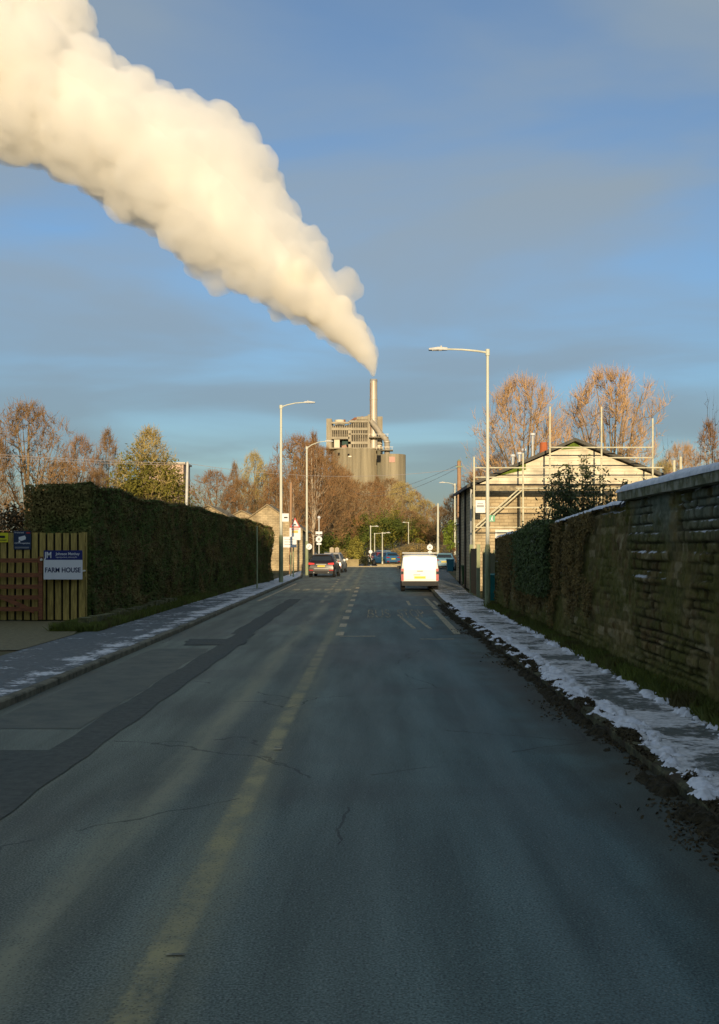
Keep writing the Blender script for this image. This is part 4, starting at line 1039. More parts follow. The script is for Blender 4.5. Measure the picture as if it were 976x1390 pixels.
MB().box(px(393,D),px(408,D),D-.01,D+.01,zz(733,D),zz(716.5,D)).build('plate', M_signw, t)
rect(px(395.5,D),px(405.5,D),zz(718.8,D),zz(717.5,D),D-.012,M_red,'print',t); rect(px(396.5,D),px(404.5,D),zz(723.5,D),zz(720,D),D-.012,M_orange,'print',t)
MB().tube([(cx-.3,D+.06,0),(cx-.3,D+.06,zz(717,D))],.04,8).build('post', M_polebase, t)
t = thing('timber_pole', 'thin weathered timber pole behind the triangular warning sign', 'pole'); D = 76
MB().tube([(px(394,D),D,0),(px(395,D),D,zz(655,D))],[.11,.08],9).build('shaft', M_pole_wood, t, smooth=True)
MB().tube([(px(395,D),D+2,zz(668,D)),(px(403,D),D+3,zz(676,D))],.012,5).build('stay_wire', M_wire, t)
t = thing('round_sign', 'small round white sign fixed to the second left lamp post', 'sign'); D = 75.8
disc(px(419.5,D),zz(742,D),.22,D,M_signw,'disc',t); MB().box(px(417,D),px(419.5,D),D,D+.06,zz(743,D),zz(741,D)).build('bracket',M_pole,t)
b = MB(); b.face([(px(419.5,D)-.12,D-.022,zz(742,D)-.12),(px(419.5,D)-.08,D-.022,zz(742,D)-.15),(px(419.5,D)+.12,D-.022,zz(742,D)+.12),(px(419.5,D)+.08,D-.022,zz(742,D)+.15)]); b.build('bar',M_grey,t)
t = thing('sign_post', 'white ball-topped post with plates and a round sign beyond the dark car', 'sign post'); D = 88; cx = px(433,D)
MB().tube([(cx,D,0),(cx,D,zz(704,D))],.055,8).build('post', M_lamp, t)
me = bmesh.new(); bmesh.ops.create_uvsphere(me, u_segments=14, v_segments=8, radius=.14); b = MB(); b.v = [(v.co.x+cx,v.co.y+D,v.co.z+zz(702.5,D)) for v in me.verts]; b.f = [tuple(v.index for v in f.verts) for f in me.faces]; me.free(); b.build('globe', M_signw, t, smooth=True, ang=80)
MB().box(cx-.28,cx+.28,D-.08,D-.06,zz(725,D),zz(721.5,D)).build('plate', M_signw, t); MB().box(cx-.28,cx+.28,D-.08,D-.06,zz(727.7,D),zz(726.5,D)).build('plate', M_grey, t)
dd = disc(cx,zz(732,D),.27,D-.06,M_signw,'disc',t); disc(cx,zz(732,D),.12,D-.082,M_grey,'symbol',dd,.004); MB().box(cx-.2,cx+.2,D-.08,D-.06,zz(739.5,D),zz(737,D)).build('plate', M_signw, t)
t = thing('crossing_sign', 'round white sign on a post just behind the white van', 'sign post'); D = 80; cx = px(583.5,D)
MB().tube([(cx,D,0),(cx,D,zz(738,D))],.05,8).build('post', M_lamp, t); disc(cx,zz(743,D),.23,D-.05,M_signw,'disc',t); disc(cx,zz(743,D),.08,D-.073,M_grey,'symbol',t,.004)
MB().box(cx-.15,cx+.15,D-.07,D-.05,zz(750.5,D),zz(748.3,D)).build('plate', M_signw, t)
for (xq, yq_, D, lb) in ((682/9.76+380+.5,746,98,'left one of the two pale boards on the far verge'),(757/9.76+380,747,99,'right one of the two pale boards on the far verge')):
    t = thing('verge_board', lb, 'sign', group='pale boards on the far verge'); cx = px(xq,D)
    MB().tube([(cx,D,0),(cx,D,zz(744,D))],.04,6).build('post',M_lamp,t)
    MB().prism([(cx-.2,zz(750,D)),(cx+.2,zz(750,D)),(cx+.2,zz(744,D)),(cx,zz(742.5,D)),(cx-.2,zz(744,D))],'y',D-.07,D-.05).build('panel',mat('pale_board',(.5,.42,.3),(.4,.33,.24),rough=.8),t)
for (xq, z0_, D) in ((503,0,111.8),):
    t = thing('round_sign', 'two small round plates on the leftmost far lamp post', 'sign'); disc(px(503,D),zz(749,D),.2,D-.08,M_signw,'disc',t); disc(px(503,D),zz(760,D),.2,D-.08,M_signw,'disc',t)

# slim poles, telegraph pole and wires
t = thing('telegraph_pole', 'red-brown timber telegraph pole beside the right-hand house', 'telegraph pole', (px(624,66),66,0)); Z = zz(626,66)
MB().tube([(0,0,0),(-.04,0,Z)],[.17,.12],12).build('shaft', M_pole_wood, t, smooth=True)
MB().tube([(-.04,0,Z),(-.04,0,Z+.12)],[.14,.02],10).build('cap', M_polebase, t)
MB().box(-.25,.17,-.16,-.13,Z-.4,Z-.32).build('bracket', M_polebase, t)
t = thing('steel_pole', 'plain slim pole standing just right of the white van', 'pole', (px(594.5,102),102,0)); MB().tube([(0,0,0),(0,0,zz(685,102))],[.14,.09],9).build('shaft', M_pole, t, smooth=True); MB().tube([(0,0,zz(685,102)),(0,0,zz(683,102))],[.12,.03],9).build('cap', M_pole, t)
t = thing('white_pole', 'white pole rising behind the hedge in front of the pale building', 'pole', (px(254.5,58),58,0)); Z = zz(628,58)
MB().tube([(-.15,0,0),(0,0,Z)],[.10,.075],10).build('shaft', M_lamp, t, smooth=True); MB().tube([(0,0,Z),(0,0,Z+.06)],[.09,.03],10).build('cap', M_lamp, t)
t = thing('hedge_pole', 'thin green pole standing against the clipped hedge', 'pole', (px(349,48.6),48.6,0)); MB().tube([(0,0,0),(0,0,zz(715,48.6))],.035,8).build('shaft', M_polebase, t); MB().tube([(0,0,zz(715,48.6)),(0,0,zz(714,48.6))],[.045,.02],8).build('cap', M_polebase, t)
def wire(a, b_, sag, label, rad=.018):
    a = Vector(a); b_ = Vector(b_); pts = []
    for k in range(25):
        u = k/24; p = a.lerp(b_,u); p.z -= sag*4*u*(1-u); pts.append(p)
    return tag(MB().tube(pts, rad, 4).build('overhead_wire', mat('pale_wire',(.5,.42,.38),rough=.6)), label, 'wire', 'overhead wires')
A = Vector((px(254.5,58),58,zz(629,58)))
wire(at(-60,612,50), A, .1, 'upper overhead wire running left from the white pole', .013)
wire(at(-60,615,50), A+Vector((0,0,-.07)), .15, 'lower overhead wire running left from the white pole', .011)
Tp = Vector((px(624,66)-.04,66,zz(630,66)))
wire(A, Tp+Vector((0,0,-.3)), .6, 'overhead wire from the white pole to the telegraph pole', .01)
wire(Tp, (px(480,150),150,zz(668,150)), .8, 'overhead wire sagging left from the telegraph pole', .012)
wire(Tp+Vector((0,0,-.2)), (px(470,150),150,zz(662,150)), 1.5, 'lower overhead wire sagging left from the telegraph pole', .012)

# ================================================================= HOUSES
def stonework(name, c1, c2, mort, bw, bh, scale=1.):
    if name in _mats: return _mats[name]
    m = bpy.data.materials.new(name); nt, N, L, b = nodes(m)
    tc = N.new('ShaderNodeTexCoord'); mp = N.new('ShaderNodeMapping'); mp.inputs['Rotation'].default_value = (R(90),0,0)
    L.new(tc.outputs['Object'], mp.inputs['Vector'])
    br = N.new('ShaderNodeTexBrick'); br.inputs['Color1'].default_value = (*c1,1); br.inputs['Color2'].default_value = (*c2,1); br.inputs['Mortar'].default_value = (*mort,1)
    br.inputs['Scale'].default_value = scale; br.inputs['Brick Width'].default_value = bw; br.inputs['Row Height'].default_value = bh; br.inputs['Mortar Size'].default_value = .018; br.inputs['Mortar Smooth'].default_value = .4
    nz = N.new('ShaderNodeTexNoise'); nz.inputs['Scale'].default_value = 1.4; nz.inputs['Detail'].default_value = 9; L.new(tc.outputs['Object'], nz.inputs['Vector'])
    ad = N.new('ShaderNodeVectorMath'); ad.operation = 'MULTIPLY_ADD'; L.new(nz.outputs['Color'], ad.inputs[0]); ad.inputs[1].default_value = (.1,.1,.1); L.new(mp.outputs[0], ad.inputs[2])
    L.new(ad.outputs[0], br.inputs['Vector'])
    mr = N.new('ShaderNodeMapRange'); mr.inputs[1].default_value = .3; mr.inputs[2].default_value = .7; mr.inputs[3].default_value = .6; mr.inputs[4].default_value = 1.15; L.new(nz.outputs['Fac'], mr.inputs[0])
    sc = N.new('ShaderNodeVectorMath'); sc.operation = 'SCALE'; L.new(br.outputs['Color'], sc.inputs[0]); L.new(mr.outputs[0], sc.inputs['Scale'])
    L.new(sc.outputs[0], b.inputs['Base Color']); b.inputs['Roughness'].default_value = .92; b.inputs['Specular IOR Level'].default_value = .15
    bp = N.new('ShaderNodeBump'); bp.inputs['Strength'].default_value = .6; bp.inputs['Distance'].default_value = .03; L.new(br.outputs['Fac'], bp.inputs['Height']); bp.invert = True; L.new(bp.outputs[0], b.inputs['Normal'])
    _mats[name] = m; return m
M_stone_w = stonework('buff_stone', (.62,.50,.31), (.52,.41,.25), (.40,.31,.19), .42, .15)
M_gable = stonework('cream_stone', (.86,.77,.58), (.82,.72,.53), (.76,.66,.48), 1.3, .24)
HY = 48.0; hx0, hx1 = px(643,HY), 14.3; ax = px(779,HY); az_ = zz(600,HY); ez = zz(659,HY); HD = 8
h = thing('gabled_house', 'cream stone gabled house wrapped in scaffolding on the right', 'house')
MB().box(hx0,hx1,HY,HY+HD,0,ez).build('wall', M_stone_w, h)
MB().prism([(hx0+.1,ez+.003),(hx1-.1,ez+.003),(ax,az_-.06)],'y',HY-.003,HY+HD-.1).build('gable', M_gable, h)
MB().box(hx0-.1,hx1+.1,HY-.06,HY-.004,ez-.10,ez+.06).build('string_course', mat('dark_fascia',(.10,.08,.06),rough=.8), h)
sl_ = (az_-ez)/(ax-hx0)
for sgn in (-1,1):
    ex = hx0-.35 if sgn < 0 else hx1+.35; exz = az_-sl_*abs(ax-ex) if sgn < 0 else az_-(az_-ez)/(hx1-ax)*abs(ex-ax)
    rf = MB().prism([(ax,az_+.16),(ex,exz+.16),(ex,exz+.02),(ax,az_+.02)],'y',HY-.32,HY+HD+.3).build('roof', M_slate, h)
    MB().prism([(ax,az_+.17),(ex,exz+.17),(ex,exz+.02),(ax,az_+.02)],'y',HY-.345,HY-.322).build('bargeboard', mat('bargeboard',(.13,.12,.10),(.07,.065,.05),rough=.8,scale=3), h)
b = MB()   # green membrane showing under the stripped verge
def vp(f0,f1,dp):
    x0=ax+(hx0-ax)*f0; x1=ax+(hx0-ax)*f1; z0=az_+(ez-az_)*f0; z1_=az_+(ez-az_)*f1
    b.face([(x0,HY-.02,z0-.03),(x1,HY-.02,z1_-.03),(x0,HY-.02,z0-dp)])
vp(.48,.78,.32)
x0=ax; b.face([(ax-.62,HY-.02,az_-.36),(ax+.42,HY-.02,az_-.28),(ax,HY-.02,az_-.02)])
b.build('green_membrane', M_moss, h)
d = MB().box(px(672,HY),px(697,HY),HY-.05,HY-.004,0,zz(719,HY)).build('door_surround', M_white, h); MB().box(px(675,HY),px(694,HY),HY-.07,HY-.052,.1,zz(722,HY)).build('door', mat('cream_door',(.6,.56,.45),rough=.5), d)
for (wx0,wx1,wz0,wz1) in ((7.2,8.3,1.2,2.6),(9.6,10.7,1.2,2.6),(11.8,12.7,1.2,2.6)):
    fr = MB().box(wx0,wx1,HY-.03,HY-.004,wz0,wz1).build('window', M_white, h); MB().box(wx0+.08,wx1-.08,HY-.036,HY-.031,wz0+.08,wz1-.08).build('pane', M_glass, fr)
ch = MB().box(px(739,52)-.28,px(739,52)+.28,52,52.5,5.5,zz(612,52)-.1).build('chimney', M_brick, h)
MB().tube([(px(739,52),52.25,zz(612,52)-.1),(px(739,52),52.25,zz(600,52))],[.22,.19],12).build('chimney_pot', mat('terracotta',(.5,.14,.05),(.4,.11,.04),rough=.8), ch)
for k,(x,yt) in enumerate(((723,588),(711,609),(705,614),(696,617))):
    D = 53.5; fl = MB().tube([(px(x,D),D,zz(645,D)),(px(x,D),D,zz(yt+3,D))],.055,8).build('flue', M_lamp, h)
    MB().tube([(px(x,D),D,zz(yt+3,D)),(px(x,D),D,zz(yt,D))],[.13,.13],10).build('cowl', M_signw, fl)
for k in range(3): MB().tube([(hx0-.08,HY+.4+k*3.2,0),(hx0-.08,HY+.4+k*3.2,ez)],.055,8).build('downpipe', M_black if k else M_lamp, h)
# scaffolding
s = thing('scaffolding', 'tube scaffolding with boards across the cream gable', 'scaffolding'); SD = 46.6
for x, yt in ((643.5,620),(710,615),(746.5,552),(816.5,552),(886,568)):
    st = MB().tube([(px(x,SD),SD,0),(px(x,SD),SD,zz(yt,SD))],.040,8).build('upright', M_scaf, s)
    MB().tube([(px(x,SD),SD+1.0,0),(px(x,SD),SD+1.0,min(zz(yt,SD),4.5))],.030,8).build('upright', M_scaf, s)
for xa, xb, y in ((746,886,607.5),(745,886,621.5),(645,900,635),(645,900,648),(645,800,689),(645,800,716),(700,880,663)):
    MB().tube([(px(xa,SD),SD-.06,zz(y,SD)),(px(xb,SD),SD-.06,zz(y,SD))],.030,6).build('ledger', M_scaf, s)
b = MB()
for k in range(4): b.box(px(646,SD),px(842,SD),SD+.12+k*.23,SD+.33+k*.23,zz(663,SD)-.03,zz(663,SD)+.03)
b.build('boards', M_board, s)
b = MB().box(px(646,SD),px(842,SD),SD+.04,SD+.08,zz(663,SD)-.10,zz(663,SD)+.12); b.build('toe_board', M_board, s)
for dx in (0,6): MB().tube([(px(645+dx,SD),SD-.13,zz(715,SD)),(px(704+dx,SD),SD-.13,zz(664,SD))],.03,6).build('brace', M_scaf, s)
t = thing('scaffold_notice', 'white notice with a dark band tied to the left of the scaffolding', 'sign'); D = SD-.25
MB().box(px(645.5,D),px(658.5,D),D-.01,D+.01,zz(696,D),zz(679,D)).build('panel', M_signw, t); rect(px(647,D),px(657,D),zz(688.5,D),zz(685.5,D),D-.011,M_grey,'print',t); rect(px(648,D),px(656,D),zz(684.3,D),zz(683,D),D-.011,M_grey,'print',t)
t = thing('exit_sign', 'small green sign with a white running figure by the lamp post', 'sign'); D = SD-.25
MB().box(px(663.5,D),px(671.8,D),D-.01,D+.01,zz(708,D),zz(699.5,D)).build('panel', M_green, t)
cx = px(667.5,D); cz = zz(704,D)
b = MB(); b.box(cx-.03,cx+.03,D-.016,D-.011,cz-.03,cz+.05); b.box(cx+.0,cx+.05,D-.016,D-.011,cz+.06,cz+.10); b.face([(cx-.02,D-.014,cz-.03),(cx+.02,D-.014,cz-.03),(cx-.04,D-.014,cz-.11),(cx-.07,D-.014,cz-.11)]); b.face([(cx,D-.014,cz-.03),(cx+.03,D-.014,cz-.03),(cx+.07,D-.014,cz-.10),(cx+.04,D-.014,cz-.11)]); b.build('running_figure', M_signw, t)
# gate posts, fence, bin, ivy trunk beside the house
t = thing('side_gate', 'tall brown boarded gate between green posts beyond the stone wall', 'gate')
b = MB(); y = 41.0
while y < 43.8: b.box(4.10,4.13,y,y+.13,.12,1.98); y += .145
b.build('boards', mat('brown_boards',(.16,.10,.04),(.08,.055,.025),rough=.85,scale=5,stretch=(5,5,.5)), t)
for y in (40.85,43.85): MB().box(4.06,4.2,y,y+.12,0,2.15).build('post', M_polebase, t)
t = thing('garden_fence', 'mossy boarded fence between the stone wall and the tall gate', 'fence')
b = MB(); y = 34.2
while y < 40.7: b.box(4.28,4.31,y,y+.13,.05,1.82+.03*math.sin(y*9)); y += .15
b.build('boards', mat('mossy_boards',(.12,.12,.05),(.06,.065,.03),rough=.9,scale=4,stretch=(5,5,.5)), t)
for y in (34.1,37.3,40.6): MB().box(4.32,4.42,y,y+.1,0,1.95).build('post', M_polebase, t)
def bin_(x,y,m,label):
    t = thing('wheelie_bin', label, 'bin', (x,y,.1)); b = MB()
    b.v += [(-.22,-.26,.06),(.22,-.26,.06),(.22,.26,.06),(-.22,.26,.06),(-.28,-.34,.95),(.28,-.34,.95),(.28,.34,.95),(-.28,.34,.95)]
    b.f += [(0,3,2,1),(4,5,6,7),(0,1,5,4),(1,2,6,5),(2,3,7,6),(3,0,4,7)]; b.build('body', m, t)
    MB().prism([(-.36,.955),(.36,.955),(.36,.99),(.05,1.04),(-.36,1.0)],'x',-.3,.3).build('lid', m, t)
    for s_ in (-1,1): MB().tube([(s_*.24,.3,.1),(s_*.19,.3,.1)],[.1,.1],12).build('wheel', M_tyre, t)
    MB().tube([(-.25,.40,.97),(.25,.40,.97)],.018,6).build('handle', m, t)
bin_(4.72, 52.5, mat('bin_green',(.03,.09,.03),(.025,.07,.025),rough=.6), 'dark green wheelie bin on the pavement by the house side')
bin_(4.05, 34.9, mat('bin_teal',(.01,.16,.15),(.01,.12,.11),rough=.6), 'teal wheelie bin half hidden at the end of the stone wall')
bin_(px(611,82), 82, mat('bin_blue',(.02,.12,.16),(.02,.1,.13),rough=.6), 'blue-green bin at the far end of the right pavement')
t = thing('ivy_covered_tree', 'old ivy-patched tree trunk between the telegraph pole and the house', 'tree', (px(637,56),56,0))
MB().tube([(0,0,0),(.05,0,2),(-.05,0,4.2),(0,0,5.2)],[.2,.17,.13,.05],9).build('trunk', mat('warm_bark',(.33,.22,.08),(.15,.12,.04),rough=.95,scale=5), t, smooth=True)
P = rng.normal(0,1,(900,3))*[.2,.2,1.1]+[0,0,2.7]; leafy(P, np.array([0,0,2.7]), .09, M_leaf_o, 'foliage', t)
# terrace beyond the gabled house along the pavement
t = thing('stone_outhouse', 'dark side wall of a stone outbuilding beyond the gabled house', 'building')
MB().box(5.1,10,57.5,64,0,3.4).build('wall', M_stone_w, t); MB().prism([(5.0,3.402),(10.1,3.402),(7.5,4.9)],'y',57.4,64.1).build('roof', M_slate, t)
for y in (59,61.5):
    fr = MB().box(5.06,5.098,y,y+.9,1.3,2.4).build('window', M_white, t); MB().box(5.052,5.058,y+.08,y+.82,1.38,2.32).build('pane', M_glass, fr)

# houses over the hedge
def cottage(label, apx, apy, D, hw, rise, depth, m):
    t = thing('cottage', label, 'house', (0,0,0), 0, 'cottages behind the hedge'); cx, z = px(apx,D), zz(apy,D)
    MB().box(cx-hw,cx+hw,D,D+depth,0,z-rise).build('wall', m, t); MB().prism([(cx-hw,z-rise+.003),(cx+hw,z-rise+.003),(cx,z)],'y',D,D+depth).build('gable', m, t)
    for sg in (-1,1):
        MB().prism([(cx,z+.12),(cx+sg*(hw+.3),z-rise-.3*rise/hw+.12),(cx+sg*(hw+.3),z-rise-.3*rise/hw+.015),(cx,z+.015)],'y',D-.25,D+depth+.25).build('roof', M_slate if m is not M_stone_w else mat('stone_slate',(.36,.28,.17),(.25,.2,.12),rough=.9,scale=2), t)
    f = MB().box(cx-.5,cx+.5,D-.03,D-.004,z-rise-1.6,z-rise-.5).build('window', M_white, t); MB().box(cx-.42,cx+.42,D-.036,D-.031,z-rise-1.52,z-rise-.58).build('pane', M_glass, f)
    return t
cottage('sandstone cottage with a pointed gable left of the first left lamp post', 363, 686, 88, 3.0, 2.1, 8, M_stone_w)
cottage('cottage whose roof peak just shows above the middle of the hedge', 283, 687, 84, 2.6, 1.5, 7, M_stone_w)
cottage('low cottage roof between the two peaks above the hedge', 328, 694, 96, 3.2, 1.6, 6, M_stone_w)
t = thing('pale_building', 'large pale flat-topped building behind the white pole', 'building'); D = 112
xa, xb, zt = px(190,D), px(249,D), zz(630,D)
MB().box(xa,xb,D,D+4,0,zt).build('wall', mat('pink_cladding',(.62,.44,.33),(.52,.38,.29),rough=.8,scale=.6,stretch=(1,1,.2)), t)
MB().box(xa-.2,xb+.2,D-.15,D+4.15,zt+.003,zt+.2).build('roof_edge', mat('pale_trim',(.7,.62,.5),rough=.6), t)
for k in range(4):
    f = MB().box(xa+1+k*1.9,xa+2+k*1.9,D-.04,D-.004,3,4.4).build('window', M_white, t); MB().box(xa+1.1+k*1.9,xa+1.9+k*1.9,D-.05,D-.042,3.1,4.3).build('pane', M_glass, f)
t = thing('far_cottage_gable', 'orange gable tip just above the snowy coping on the right', 'house'); D = 70; cx = px(913,D); z = zz(640,D)
MB().box(cx-2.4,cx+2.4,D,D+6,0,z-1.7).build('wall', M_brick, t); MB().prism([(cx-2.4,z-1.697),(cx+2.4,z-1.697),(cx,z)],'y',D,D+6).build('gable', mat('orange_render',(.6,.33,.2),rough=.85), t)
for x_, yt in ((915,625),(924,620)):
    t = thing('post', 'pale post above the coping, %s of a pair' % ('shorter left' if x_ == 915 else 'taller right'), 'post', group='pale posts above the coping'); MB().tube([(px(x_,46),46,0),(px(x_,46),46,zz(yt,46))],.06,8).build('shaft', M_scaf, t)

# stone wall pieces at the junction
M_jw = mat('pale_sandstone',(.40,.32,.17),(.24,.19,.1),rough=.9,scale=2,bump=.4)
def low_wall(label, x0, x1, D, h_, m=M_jw):
    t = thing('low_wall', label, 'wall'); MB().box(px(x0,D),px(x1,D),D,D+.4,-.05,h_).build('masonry', m, t); MB().box(px(x0,D)-.06,px(x1,D)+.06,D-.06,D+.46,h_+.003,h_+.09).build('coping', M_jw, t)
low_wall('tall block of cut stone wall at the road junction', 463, 487, 109.5, .72)
low_wall('long low stone kerb wall across the end of the road', 512, 572, 110, .22, mat('pale_kerb_wall',(.45,.38,.24),(.32,.27,.17),rough=.9))
low_wall('low stone wall running left of the cut stone block', 405, 455, 112, .7)
struct(MB().box(-12,8,109.2,109.5,-.05,.1).build('junction_kerb', mat('pale_kerb',(.40,.34,.22),(.3,.25,.17),rough=.9)))
shrub('hedge_bush', px(497,110.8), 110.8, 1.6, 1.2, 'dark low bush beside the cut stone block', 900, mat('dark_bush',(.03,.035,.012),(.015,.02,.008),rough=.9), .12, seed=77)

# ================================================================= THE WORKS
D = 400.0; KS = D/F
def wx(x): return (x-CX)*KS
def wz(y): return EYE+(CY-y)*KS
w_ = thing('concrete_works', 'massive concrete silo tower of the works at the end of the road', 'industrial building')
def cyl(cxp, cy, rp, ytop, name, m, n=48, z0=0): 
    return MB().tube([(wx(cxp),cy,z0),(wx(cxp),cy,wz(ytop))],[rp*KS]*2,n).build(name,m,w_,smooth=True)
cyl(473, D+8, 23.5, 607.5, 'silo', M_conc2); cyl(494, D+8, 24.5, 608, 'silo', M_conc2); cyl(532, D+2, 19, 617, 'silo', M_conc2)
MB().box(wx(512.2),wx(516.5),D-1.2,D+6,0,wz(611)).build('stair_shaft', mat('shaft_concrete',(.2,.18,.12),(.14,.125,.085),rough=.95,scale=.3,stretch=(1,1,.1)), w_)
MB().box(wx(511.5),wx(517),D-3.4,D-3.1,wz(627),wz(619)).build('dark_window', M_dark, w_)
MB().box(wx(528),wx(536),D-3.6,D-3.2,wz(628.5),wz(621)).build('panel', mat('pink_panel',(.62,.36,.28),(.5,.3,.24),rough=.8), w_)
for x,y in ((459.5,615.5),(473,617)):
    MB().box(wx(x)-.4,wx(x)+.4,D+8-23.6*KS-.15,D+8-23.3*KS+1.2,wz(y+1.5),wz(y-1.5)).build('dark_window', M_dark, w_)
MB().box(wx(473)-0,wx(473)+1.1,D+8-24*KS-.2,D+8-23.6*KS,wz(620),wz(618.5)).build('ledge', M_steel, w_)
# tower block: solid core set back, slab ends, fin screen in front
MB().prism([(wx(449),wz(607)),(wx(519),wz(607)),(wx(519),wz(563)),(wx(503),wz(562)),(wx(484),wz(566)),(wx(474),wz(572)),(wx(467),wz(574)),(wx(449),wz(574))],'y',D+9,D+24).build('tower_block', mat('core_concrete',(.16,.135,.095),(.10,.085,.06),rough=.95,scale=.3), w_)
MB().prism([(wx(442),wz(607)),(wx(449.3),wz(607)),(wx(449.3),wz(565.5)),(wx(442),wz(565.5))],'y',D+6,D+26).build('end_slab', M_conc, w_)
MB().prism([(wx(512),wz(600)),(wx(519.5),wz(600)),(wx(519.5),wz(562)),(wx(512),wz(562))],'y',D+7.5,D+25).build('end_slab', M_conc, w_)
MB().box(wx(499.5),wx(502.5),D+3.4,D+9,wz(607),wz(561)).build('pier', M_conc, w_)
MB().box(wx(442),wx(520),D+1.5,D+26,wz(608.5),wz(607)).build('floor_slab', M_conc, w_)
b = MB(); fy = D+4
# fins + bands
x = 449.5
while x < 499.5:
    ztop = 574-0.0 if x < 470 else 574-(x-470)*.28
    segs = [(ztop+2,594)] if x < 472 else [(ztop+1,607)]
    for a, c in segs: b.box(wx(x),wx(x)+.33,fy,fy+1.6,wz(c),wz(a))
    x += 2.45
b.build('fin_screen', mat('fin_concrete',(.43,.37,.27),(.27,.23,.165),rough=.9,scale=.4), w_)
b = MB()
for (xa,xb,ya,yb) in ((449.4,499.4,579,582.5),(449.4,474,591.5,594.5),(473,499.4,587,588.5),(472.5,499.4,598,601.5),(472.5,476,582,607),(449.4,474,571,573.5),(474,499.4,569,571.8),(484,499.4,564,568)):
    b.box(wx(xa),wx(xb),fy-.35,fy+1.3,wz(yb),wz(ya))
b.prism([(wx(474),wz(572)),(wx(499.4),wz(572)),(wx(499.4),wz(562)),(wx(486),wz(566.5))],'y',fy+.3,fy+1.2)
b.build('spandrel', M_conc, w_)
b = MB(); r = random.Random(4)
for (xa,xb,ya,yb) in ((475.5,499,572.5,577.5),(480,499,583,586.5),(474.5,487,588.5,598)):
    b.box(wx(xa),wx(xb),fy+.5,fy+.9,wz(yb),wz(ya))
b.build('dark_opening', M_dark, w_)
b = MB(); b.box(wx(451.5),wx(472.5),fy+4.8,fy+4.95,wz(607),wz(594.5)); b.build('recess', M_dark, w_)
MB().box(wx(453),wx(460.5),fy+.5,fy+4,wz(607),wz(595)).build('white_housing', mat('cream_panel',(.72,.66,.5),(.62,.57,.43),rough=.7,scale=.5), w_)
MB().box(wx(463.5),wx(471.5),fy+3,fy+3.5,wz(601.5),wz(594.5)).build('green_duct', mat('dark_green',(.02,.07,.06),rough=.6), w_)
MB().tube([(wx(464),fy+1.8,wz(606)),(wx(470),fy+1.8,wz(604))],.9,10).build('rusty_vessel', mat('pink_rust',(.5,.3,.22),rough=.8), w_)
MB().tube([(wx(460),D+10,wz(574)),(wx(460),D+10,wz(566))],[7*KS]*2,20).build('white_tank', mat('cream_panel',(.72,.66,.5)), w_, smooth=True)
MB().box(wx(465),wx(468),D+9,D+12,wz(571),wz(565.5)).build('roof_hut', M_rust, w_)
b = MB(); b.box(wx(480),wx(488),D+7,D+11,wz(567),wz(563.5)); b.box(wx(490),wx(493),D+7,D+9,wz(567),wz(562)); b.build('roof_plant', M_rust, w_)
MB().tube([(wx(472),D+8,wz(570)),(wx(482),D+8,wz(564))],.35,6).build('conveyor', M_rust, w_)
# walkways and duct
for (xa,xb,y,yd) in ((501,527.5,592.5,D+1),(511,533.5,611,D-2)):
    wk = MB().box(wx(xa),wx(xb),yd,yd+5,wz(y+1),wz(y)).build('walkway', mat('walkway_steel',(.3,.26,.19),(.2,.18,.13),rough=.7), w_)
    b = MB(); x_ = wx(xa)
    while x_ <= wx(xb): b.box(x_,x_+.07,yd,yd+.07,wz(y)+.01,wz(y)+1.0); x_ += 1.2
    b.box(wx(xa),wx(xb),yd-.02,yd+.06,wz(y)+1.002,wz(y)+1.1); b.build('railing', M_steel, wk)
b = MB()
for k in range(7): b.box(wx(503+k*2),wx(503+k*2)+.3,D+8.6,D+8.9,wz(606),wz(594))
for k in range(4): b.box(wx(502),wx(518),D+8.3,D+8.58,wz(606-k*4),wz(606-k*4)+.3)
b.build('lattice_frame', M_steel, w_)
dpts = [(wx(503.5),D+2.5,wz(570)),(wx(508),D+2.3,wz(576)),(wx(517),D+2,wz(588.5)),(wx(522),D+1.8,wz(593.5)),(wx(525),D+1.7,wz(598)),(wx(525.5),D+1.6,wz(604)),(wx(525.5),D+1.6,wz(617))]
MB().tube(dpts,[.9,1.0,1.05,1.1,1.1,1.1,1.1],16).build('duct', mat('dull_duct',(.42,.37,.29),(.30,.26,.2),rough=.7,scale=.5), w_, smooth=True)
for (x,y) in ((525.5,611.5),(525.3,600)): MB().tube([(wx(x),D+1.6,wz(y)),(wx(x),D+1.6,wz(y-1.2))],[1.35,1.35],16).build('flange', M_steel, w_)
st = MB().tube([(wx(507),D+6,wz(607)),(wx(507),D+6,wz(560)),(wx(507),D+6,wz(516)),(wx(507.2),D+6,wz(514))],[5.6*KS,5.3*KS,5.1*KS,5.1*KS],28).build('chimney', M_steel, w_, smooth=True)
MB().tube([(wx(507.2),D+6,wz(514)),(wx(507.2),D+6,wz(511.5))],[5.3*KS,4.9*KS],28).build('rim', mat('grey_rim',(.35,.34,.32)), st, smooth=True)
b = MB()
for y in (540,566,590): b.tube([(wx(507),D+6,wz(y)),(wx(507),D+6,wz(y-1))],[5.7*KS]*2,28)
b.build('band', M_steel, st)
MB().tube([(wx(503.2),D+5.0,wz(600)),(wx(503.2),D+5.0,wz(517))],.16,6).build('ladder', M_rust, st)
# rendered lower block at the right foot
MB().box(wx(455),wx(545),D+20,D+40,0,wz(640)).build('lower_block', M_conc2, w_)

